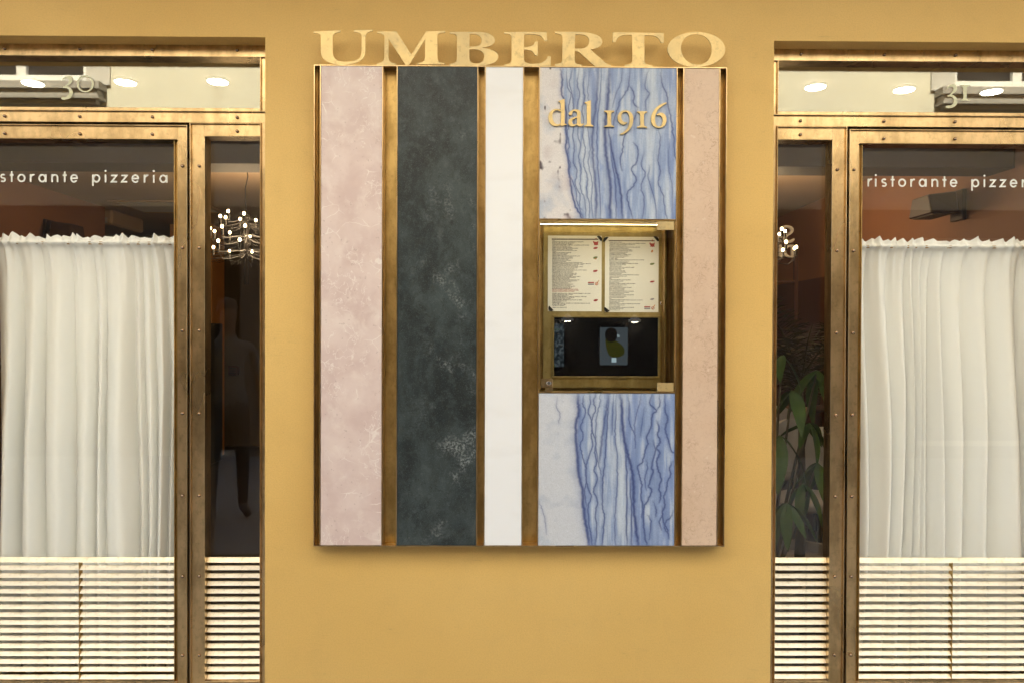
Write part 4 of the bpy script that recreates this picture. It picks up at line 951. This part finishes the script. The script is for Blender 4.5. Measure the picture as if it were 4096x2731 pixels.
# recessed ceiling lights behind the transoms
M['lamp'] = emis('downlight_glow', (1.0, 0.96, 0.86), 9.0)
for u, v, lb in ((131, 331, 'leftmost round ceiling light behind the left transom'), (501, 327, 'middle round ceiling light behind the left transom'), (871, 324, 'round ceiling light nearest the wall corner in the left transom'), (3262, 346, 'round ceiling light nearest the wall corner in the right transom'), (3617, 357, 'middle round ceiling light behind the right transom'), (3967, 365, 'rightmost round ceiling light behind the right transom')):
    d = ROT @ Vector(((u - 2048) / FPX, 1.0, (1365.5 - v) / FPX)); k = (2.797 - CAM.z) / d.z
    x, y = CAM.x + d.x * k, CAM.y + d.y * k
    t = thing('ceiling_light', lb, 'ceiling light', (x, y, 2.797), 'recessed ceiling lights')
    MB().lathe([(0.056, 0.0029), (0.056, -0.004), (0.050, -0.006)], (x, y, 2.797), 24).build('trim_ring', M['whiteframe'], t)
    MB().lathe([(0.0495, -0.0062), (0.0495, -0.009)], (x, y, 2.797), 24).build('diffuser', M['lamp'], t)
# ceiling air outlet and unit
def ceil_pt(u, v, z=2.8):
    d = ROT @ Vector(((u - 2048) / FPX, 1.0, (1365.5 - v) / FPX)); k = (z - CAM.z) / d.z
    return CAM.x + d.x * k, CAM.y + d.y * k
t = thing('ceiling_vent', 'grey slatted air grille in the ceiling seen through the left door', 'vent', (-3.55, 5.0, 2.79))
x0, y0 = -3.95, 4.55
fr_ = MB(); W2, L2 = 0.9, 0.75
fr_.box(x0, x0 + W2, y0, y0 + .05, 2.785, 2.799).box(x0, x0 + W2, y0 + L2 - .05, y0 + L2, 2.785, 2.799).box(x0, x0 + .05, y0 + .05, y0 + L2 - .05, 2.785, 2.799).box(x0 + W2 - .05, x0 + W2, y0 + .05, y0 + L2 - .05, 2.785, 2.799)
fr_.build('frame', M['ceil'], t)
for k in range(14): MB().box(x0 + .051, x0 + W2 - .051, y0 + .06 + k * .045, y0 + .068 + k * .045, 2.786, 2.7985).build('slat', M['ink_grey'], t)
t = thing('air_conditioner', 'white ceiling unit mounted beyond the left door curtain', 'air conditioner', (-4.3, 5.4, 2.6))
MB().box(-4.75, -4.15, 5.05, 5.75, 2.63, 2.79).build('housing', M['ceil'], t, bevel=0.02)
MB().box(-4.70, -4.20, 5.03, 5.0495, 2.645, 2.70).build('outlet', M['ink_grey'], t)
# wall sconces
M['sconce'] = plain('copper_sconce', (0.055, 0.022, 0.012), 0.5, 0.0)
def sconce(x, y, z, s, label):
    t = thing('wall_lamp', label, 'wall lamp', (x, y, z), 'box shaped wall lamps')
    MB().box(x, x - s * 0.03, y - .07, y + .07, z - .10, z + .10).build('wall_plate', M['sconce'], t, bevel=0.004)
    MB().box(x - s * 0.0301, x - s * 0.11, y - .03, y + .03, z - .02, z + .02).build('arm', M['sconce'], t)
    h = MB(); a0, a1 = x - s * 0.11, x - s * 0.27
    h.add([(a0, y - .17, z - .07), (a1, y - .14, z - .07), (a1, y + .14, z - .07), (a0, y + .17, z - .07), (a0, y - .14, z + .07), (a1, y - .10, z + .055), (a1, y + .10, z + .055), (a0, y + .14, z + .07)], [(0, 3, 2, 1), (4, 5, 6, 7), (0, 1, 5, 4), (1, 2, 6, 5), (2, 3, 7, 6), (3, 0, 4, 7)])
    h.build('shade', M['sconce'], t, bevel=0.006)
    MB().box(a0 - s * .02, a1 + s * .02, y - .12, y + .12, z - .076, z - .0703).build('diffuser', M['tan'], t)
sconce(2.949, 2.05, 2.36, 1, 'brown box shaped wall lamp above the right curtain')
sconce(-4.199, 4.0, 2.42, -1, 'brown box shaped wall lamp above the left curtain')
# reversed sign letters behind the right sidelight
M['signw'] = plain('sign_white', (0.60, 0.57, 0.52), 0.5)
sg = thing('hanging_sign', 'pale reversed letters hung inside behind the right sidelight', 'sign', (P(3150, 1000, 3.9)[0], 3.9, 1.9))
def sgl(pth):
    lp = [[P(3080 + x / 2.85, 750 + y / 2.85, 3.9) for x, y in l] for l in parse(pth)]
    plate('letter', lp, 3.9, 0.03, M['signw'], sg)
sgl('M 152,440 L 160,462 C 195,450 240,455 243,490 C 245,520 165,530 160,585 C 160,630 210,645 255,628 L 282,600 L 278,580 C 250,600 200,615 190,580 C 190,550 272,540 272,485 C 270,435 200,425 152,440 Z')
sgl('M 275,655 L 275,802 L 230,802 C 180,795 158,770 160,728 C 162,685 190,658 235,655 Z M 250,675 L 230,677 C 200,685 188,705 188,730 C 188,758 205,775 232,782 L 250,782 Z')
sgl('M 112,655 L 138,655 L 138,802 L 112,802 Z'); sgl('M 112,560 L 142,625 L 112,625 Z')
MB().box(P(3180, 1000, 3.95)[0], P(3194, 1000, 3.95)[0], 3.95, 3.99, 1.35, 2.34).build('post', M['sconce'], sg)
MB().box(P(3100, 1000, 3.95)[0], P(3180, 1000, 3.95)[0], 3.96, 3.98, 1.98, 2.0).build('bracket', M['sconce'], sg)

# dark picture panel, cupboard, small box
o = MB().box(P(3245, 1100, 5.2)[0], P(3360, 1100, 5.2)[0], 5.2, 5.26, 1.55, 2.0).build('wall_screen', M['screen']); tag(o, 'black screen on the far side behind the right sidelight', 'screen')
t = thing('sideboard', 'black cupboard standing against the orange pillar behind the left sidelight', 'cupboard', (-3.8, 5.9, 0.0))
MB().box(-4.10, -3.42, 5.75, 6.19, 0.001, 1.62).build('carcass', M['socket'], t, bevel=0.01)
MB().box(-4.05, -3.77, 5.738, 5.7495, 0.1, 1.56).build('door', M['screen'], t); MB().box(-3.75, -3.47, 5.738, 5.7495, 0.1, 1.56).build('door', M['screen'], t)
bxp = P(780 + 612 / 3.92, 1200 + 1098 / 3.92, 7.25)
t = thing('wall_box', 'small dark square box on the rear wall seen in the left sidelight', 'box', (bxp[0], 7.27, bxp[1]))
MB().box(bxp[0] - .065, bxp[0] + .065, 7.20, 7.269, bxp[1] - .06, bxp[1] + .06).build('housing', M['wains'], t, bevel=0.006)
for k in range(3): MB().box(bxp[0] - .045, bxp[0] + .045, 7.195, 7.1998, bxp[1] - .04 + k * .03, bxp[1] - .025 + k * .03).build('slot', M['socket'], t)
# two white round-backed chairs and a small table with a folded card
M['chairw'] = plain('white_fabric', (0.62, 0.60, 0.55), 0.8)
def chair(x, y, rz, label):
    t = thing('dining_chair', label, 'chair', (x, y, 0), 'white round backed chairs')
    c_, s_ = math.cos(rz), math.sin(rz); tr = lambda p: (x + p[0] * c_ - p[1] * s_, y + p[0] * s_ + p[1] * c_, p[2])
    def add(name, mb, mat, sm=False): mb.v = [tr(p) for p in mb.v]; mb.build(name, mat, t, smooth=sm)
    add('seat', MB().lathe([(0.0, 0.44), (0.20, 0.44), (0.23, 0.46), (0.23, 0.49), (0.20, 0.51), (0.0, 0.515)], n=20), M['chairw'], True)
    bk = MB(); n = 20; ring = []
    vs = []; fs = []
    for i in range(n + 1):
        a = math.pi * i / n
        for r, h in ((0.225, 0.62), (0.245, 0.62), (0.255, 0.62 + 0.34 * math.sin(a)), (0.235, 0.62 + 0.34 * math.sin(a))): vs.append((r * math.cos(a), r * math.sin(a), h))
    for i in range(n):
        for j in range(4): fs.append((i * 4 + j, i * 4 + (j + 1) % 4, (i + 1) * 4 + (j + 1) % 4, (i + 1) * 4 + j))
    bk.add(vs, fs); add('backrest', bk, M['chairw'], False)
    for ax, ay in ((.16, .16), (-.16, .16), (.16, -.16), (-.16, -.16)): add('leg', MB().tube([(ax * 1.15, ay * 1.15, 0.0), (ax, ay, 0.45)], [0.011, 0.015], 8), M['socket'])
    for ax in (.18, -.18): add('back_post', MB().tube([(ax, .13, .45), (ax, .14, .64)], 0.012, 8), M['socket'])
chair(P(3250, 1400, 1.75)[0], 1.75, 0.2, 'white round backed chair behind the palm, nearer the glass')
chair(P(3215, 1380, 2.7)[0], 2.7, 0.5, 'white round backed chair behind the palm, farther inside')
t = thing('dining_table', 'dark square table behind the plants in the right sidelight', 'table', (1.95, 2.2, 0))
MB().box(1.72, 2.42, 2.25, 2.95, 0.72, 0.76).build('tabletop', M['socket'], t, bevel=0.004)
for a in (1.76, 2.34):
    for b_ in (2.29, 2.87): MB().box(a, a + .05, b_, b_ + .05, 0.001, 0.7199).build('leg', M['socket'], t)
q = P(3060 + 645 / 2.85, 1750 + 335 / 2.85, 2.4)
mb = MB(); mb.add([(q[0] - .05, 2.36, .7605), (q[0] + .05, 2.36, .7605), (q[0] + .035, 2.40, .86), (q[0] - .035, 2.40, .86), (q[0] - .05, 2.44, .7605), (q[0] + .05, 2.44, .7605)], [(0, 1, 2, 3), (3, 2, 5, 4)])
tag(mb.build('table_card', M['paper']), 'small folded white card standing on the dark table', 'card')

# plants
def leafmat(name, a, b, r=0.42): 
    g = G(name); c = g.mix(g.noise(scale=25, detail=3), a, b); return g.bsdf(c, r, spec=0.3)
M['leaf'] = leafmat('green_leaf', (0.03, 0.075, 0.014), (0.085, 0.15, 0.03)); M['frond'] = leafmat('palm_frond', (0.040, 0.042, 0.012), (0.085, 0.055, 0.02), 0.85); M['stem'] = plain('plant_stem', (0.10, 0.085, 0.05), 0.7)
M['pot'] = plain('clay_pot', (0.30, 0.28, 0.26), 0.6)
def leaf_mesh(L, Wd, droop):
    mb = MB(); n = 9; vs = []
    for i in range(n + 1):
        t_ = i / n; w_ = Wd * math.sin(math.pi * min(1, t_ * 0.97 + 0.03)) ** 0.8 * (1 - 0.25 * t_); z = -droop * t_ * t_ * L
        for q, k in ((-1, 0.0), (-0.5, -0.10), (0, -0.22), (0.5, -0.10), (1, 0.0)): vs.append((t_ * L, q * w_ / 2, z + k * w_ * 0.5 + 0.012 * w_ * math.sin(40 * t_) * abs(q)))
    fs = [(i * 5 + j, i * 5 + j + 1, (i + 1) * 5 + j + 1, (i + 1) * 5 + j) for i in range(n) for j in range(4)]
    mb.add(vs, fs); return mb.mesh('leaf', M['leaf'], smooth=True)
LEAVES = [leaf_mesh(0.20, 0.062, 0.45), leaf_mesh(0.17, 0.05, 0.25), leaf_mesh(0.24, 0.075, 0.6)]
def broadleaf(x, y, label, heads, pots=True):
    t = thing('broadleaf_plant', label, 'plant', (x, y, 0), 'potted plants behind the right sidelight')
    MB().lathe([(0.13, 0.001), (0.17, 0.30), (0.175, 0.33), (0.155, 0.33), (0.15, 0.28)], (x, y, 0), 20).build('pot', M['pot'], t, smooth=False)
    for hx, hy, hz, n in heads:
        MB().tube([(x, y, 0.28), (x + (hx - x) * .4, y + (hy - y) * .4, hz * .55), (hx, hy, hz)], [0.012, 0.008, 0.004], 6).build('stem', M['stem'], t, smooth=True)
        for k in range(n):
            a = 2 * math.pi * k / n + random.uniform(-.3, .3)
            place('leaf', random.choice(LEAVES), (hx, hy, hz), t, (random.uniform(-.4, .4), random.uniform(0.15, 0.95), a))
px = lambda u, v, Y: P(3080 + u / 2.85, 1250 + v / 2.85, Y)
def head(u, v, Y, n, off=0):
    a = P(u, v, Y); return (a[0], Y, a[1], n)
broadleaf(1.19, 0.62, 'leafy potted plant with long drooping leaves close behind the right sidelight', [head(3150, 2010, 0.50, 6), head(3215, 1930, 0.56, 5), head(3270, 1850, 0.58, 4), head(3120, 1740, 0.54, 4), head(3240, 1690, 0.58, 5), head(3170, 1560, 0.60, 4), head(3270, 1480, 0.62, 4), head(3130, 1420, 0.62, 3)])
def palm(x, y, label):
    t = thing('palm_plant', label, 'palm', (x, y, 0), 'potted plants behind the right sidelight')
    MB().lathe([(0.15, 0.001), (0.20, 0.34), (0.205, 0.37), (0.18, 0.37), (0.17, 0.32)], (x, y, 0), 20).build('pot', M['pot'], t)
    MB().tube([(x, y, .3), (x + .01, y, .7), (x, y, 1.28)], [.03, .022, .012], 8).build('trunk', M['stem'], t, smooth=True)
    for k in range(13):
        a = 2 * math.pi * k / 13 + random.uniform(-.2, .2); el = random.uniform(0.35, 1.35); L = random.uniform(.55, .85)
        pts = []
        for i in range(12):
            t_ = i / 11; r = L * t_ * math.cos(el) * (1 + .25 * t_); z = 1.18 + .12 * (k % 3) * .4 + L * (t_ * math.sin(el) - .32 * t_ * t_)
            pts.append(Vector((x + r * math.cos(a), y + r * math.sin(a), z)))
        mb = MB().tube(pts, [.006 * (1 - .7 * i / 11) for i in range(12)], 5)
        for i in range(2, 46):
            f_ = i / 46 * 11; j = min(10, int(f_)); p = pts[j].lerp(pts[j + 1], f_ - j); d = (pts[j + 1] - pts[j]).normalized()
            sd_ = d.cross(Vector((0, 0, 1))).normalized(); ll = .26 * math.sin(math.pi * min(1, (i / 46) * .85 + .12)) + .03
            for sg_ in (-1, 1):
                tip = p + d * ll * .55 + sd_ * sg_ * ll * .75 + Vector((0, 0, -ll * random.uniform(.1, .45))); wv_ = d * .0055
                mid = p.lerp(tip, .5) + Vector((0, 0, .012))
                mb.add([p, mid - wv_, tip, mid + wv_], [(0, 1, 2, 3)])
        mb.build('frond', M['frond'], t)
palm(P(3205, 1300, 1.05)[0], 1.05, 'feathery palm in a pot behind the right sidelight')

# ================================================================== PEOPLE
M['skin'] = plain('skin', (0.30, 0.18, 0.12), 0.55); M['shirt'] = plain('grey_white_shirt', (0.24, 0.235, 0.22), 0.8); M['trouser'] = plain('dark_trousers', (0.07, 0.067, 0.065), 0.8)
M['hair'] = plain('dark_hair', (0.03, 0.022, 0.016), 0.6); M['shirt_dark'] = plain('dark_shirt', (0.06, 0.035, 0.03), 0.8)
def person(name, label, base, rz, joints, edges, zones, shirt, head_c, head_r, hair=True):
    t = thing(name, label, 'person', base)
    me = bpy.data.meshes.new('body'); me.from_pydata([j[:3] for j in joints], edges, [])
    o = bpy.data.objects.new('tmp', me); COL.objects.link(o)
    md = o.modifiers.new('s', 'SKIN'); md.use_smooth_shade = True; sb = o.modifiers.new('d', 'SUBSURF'); sb.levels = 2; sb.render_levels = 2
    for v, j in zip(me.skin_vertices[0].data, joints): v.radius = (j[3], j[4] if len(j) > 4 else j[3]); v.use_root = False
    me.skin_vertices[0].data[0].use_root = True
    bpy.context.view_layer.update()
    m2 = bpy.data.meshes.new_from_object(o.evaluated_get(bpy.context.evaluated_depsgraph_get())); bpy.data.objects.remove(o)
    m2.materials.clear()
    for m in (M['skin'], M[shirt], M['trouser'], M['socket']): m2.materials.append(m)
    for p in m2.polygons: p.material_index = zones(p.center); p.use_smooth = True
    m2.transform(Matrix.Translation(base) @ Matrix.Rotation(rz, 4, 'Z'))
    link(bpy.data.objects.new('body', m2), t)
    if hair:
        mb = MB(); hx, hy, hz = head_c; n, k = 14, 9; vs = []; fs = []
        for i in range(k + 1):
            a = math.pi * .58 * i / k
            for j in range(n):
                b_ = 2 * math.pi * j / n; cut = 0.25 if math.sin(b_) < -0.3 else 0.0
                aa = a * (1 - cut); vs.append((hx + head_r * 1.10 * math.sin(aa) * math.cos(b_), hy + .012 + head_r * 1.22 * math.sin(aa) * math.sin(b_), hz + head_r * 1.42 * math.cos(aa) + .004))
        for i in range(k):
            for j in range(n): fs.append((i * n + j, i * n + (j + 1) % n, (i + 1) * n + (j + 1) % n, (i + 1) * n + j))
        mb.add(vs, fs); mm = mb.mesh('hair', M['hair'], smooth=True); mm.transform(Matrix.Translation(base) @ Matrix.Rotation(rz, 4, 'Z')); link(bpy.data.objects.new('hair', mm), t)
    return t
# passer-by in the street (front is -y in own space): stands, one hand on the hip
J = [(0, 0, .95, .15, .11), (0, 0, 1.15, .14, .10), (0, .01, 1.35, .17, .11), (0, .01, 1.50, .10, .07), (0, -.005, 1.57, .052), (0, -.02, 1.66, .072, .085), (0, -.02, 1.75, .078, .09), (0, -.01, 1.80, .05),
     (.19, .01, 1.45, .058), (.40, .05, 1.24, .042), (.24, -.10, 1.03, .032), (.17, -.14, 1.00, .03),
     (-.19, .01, 1.45, .058), (-.26, .02, 1.18, .042), (-.27, -.05, .93, .032), (-.27, -.08, .83, .03),
     (.10, 0, .88, .095), (.12, .0, .50, .06), (.13, .03, .09, .043), (.14, -.13, .04, .035), (-.10, 0, .88, .095), (-.12, -.02, .50, .06), (-.13, .03, .09, .043), (-.15, -.13, .04, .035),
     (.0, -.112, 1.665, .014)]
Ed = [(0, 1), (1, 2), (2, 3), (3, 4), (4, 5), (5, 6), (6, 7), (2, 8), (8, 9), (9, 10), (10, 11), (2, 12), (12, 13), (13, 14), (14, 15), (0, 16), (16, 17), (17, 18), (18, 19), (0, 20), (20, 21), (21, 22), (22, 23), (5, 24)]
J += [(.155 + .012 * k, -.175, .985 - .012 * k, .0095) for k in range(4)] + [(.20, -.165, .975, .010)]; Ed += [(11, 25 + k) for k in range(5)]
J += [(-.255 - .010 * k, -.085 - .018 * k, .735, .0095) for k in range(4)] + [(-.235, -.125, .79, .010)]; Ed += [(15, 30 + k) for k in range(5)]
def zone(c):
    if c.z > 1.53: return 0
    if abs(c.x) > .185 and c.z < 1.20 and c.z > .7: return 0
    if c.z > .98: return 1
    return 3 if c.z < .09 else 2
vp = P(905, 1206, 3.45)
person('person', 'passer-by in a pale shirt, hand on hip, faintly mirrored in the left sidelight', (vp[0], -3.2, -0.05), R(150), J, Ed, zone, 'shirt', (0, -.02, 1.73), .085)
# diner seated behind the right sidelight
J2 = [(0, 0, .52, .15, .11), (0, .02, .75, .14, .10), (0, .0, .98, .16, .10), (0, -.01, 1.11, .09, .07), (0, -.03, 1.17, .05), (0, -.05, 1.26, .07, .085), (0, -.05, 1.34, .076, .09), (0, -.04, 1.39, .05),
      (.18, 0, 1.06, .055), (.25, -.04, .84, .042), (.16, -.27, .79, .032), (.12, -.34, .79, .028), (-.18, 0, 1.06, .055), (-.25, -.04, .84, .042), (-.16, -.27, .79, .032), (-.12, -.34, .79, .028),
      (.10, -.06, .50, .09), (.12, -.42, .50, .065), (.12, -.40, .10, .042), (.12, -.52, .04, .034), (-.10, -.06, .50, .09), (-.12, -.42, .50, .065), (-.12, -.40, .10, .042), (-.12, -.52, .04, .034), (0, -.14, 1.265, .014)]
Ed2 = Ed[:24]
J2 += [(.115 - .014 * k, -.40, .785, .0085) for k in range(4)] + [(.085, -.365, .80, .009)]; Ed2 = Ed2 + [(11, 25 + k) for k in range(5)]
J2 += [(-.115 + .014 * k, -.40, .785, .0085) for k in range(4)] + [(-.085, -.365, .80, .009)]; Ed2 += [(15, 30 + k) for k in range(5)]
def zone2(c):
    if c.z > 1.13 or (c.y < -.2 and c.z > .7): return 0
    if c.z > .56: return 1
    return 3 if c.z < .09 else 2
person('person', 'dark haired diner seated at the back, dim behind the right sidelight', (P(3300, 1560, 4.3)[0], 4.3, 0.0), R(-100), J2, Ed2, zone2, 'shirt_dark', (0, -.05, 1.32), .083)

# pendant lamps in the shop opposite (mirrored in the menu case)
def pendant(u, v, label):
    a = P(u, v, 6.55); x, z = a[0], a[1]; y = -6.65
    t = thing('pendant_lamp', label, 'pendant lamp', (x, y, z), 'pendant lamps in the shop opposite')
    MB().tube([(x, y, z + .06), (x, y, 2.749)], .004, 6).build('cord', M['chairw'], t)
    MB().lathe([(.018, .07), (.03, .05), (.075, .005), (.08, -.02), (.076, -.02)], (x, y, z), 20).build('shade', M['whiteframe'], t, smooth=True)
    MB().lathe([(.04, -.018), (.045, -.03)], (x, y, z), 14).build('bulb', emis('pendant_bulb', (1, .9, .7), 14.0), t)
pendant(2270, 1277, 'white pendant lamp mirrored above the left part of the dark screen')
pendant(2539, 1281, 'white pendant lamp mirrored above the right part of the dark screen')
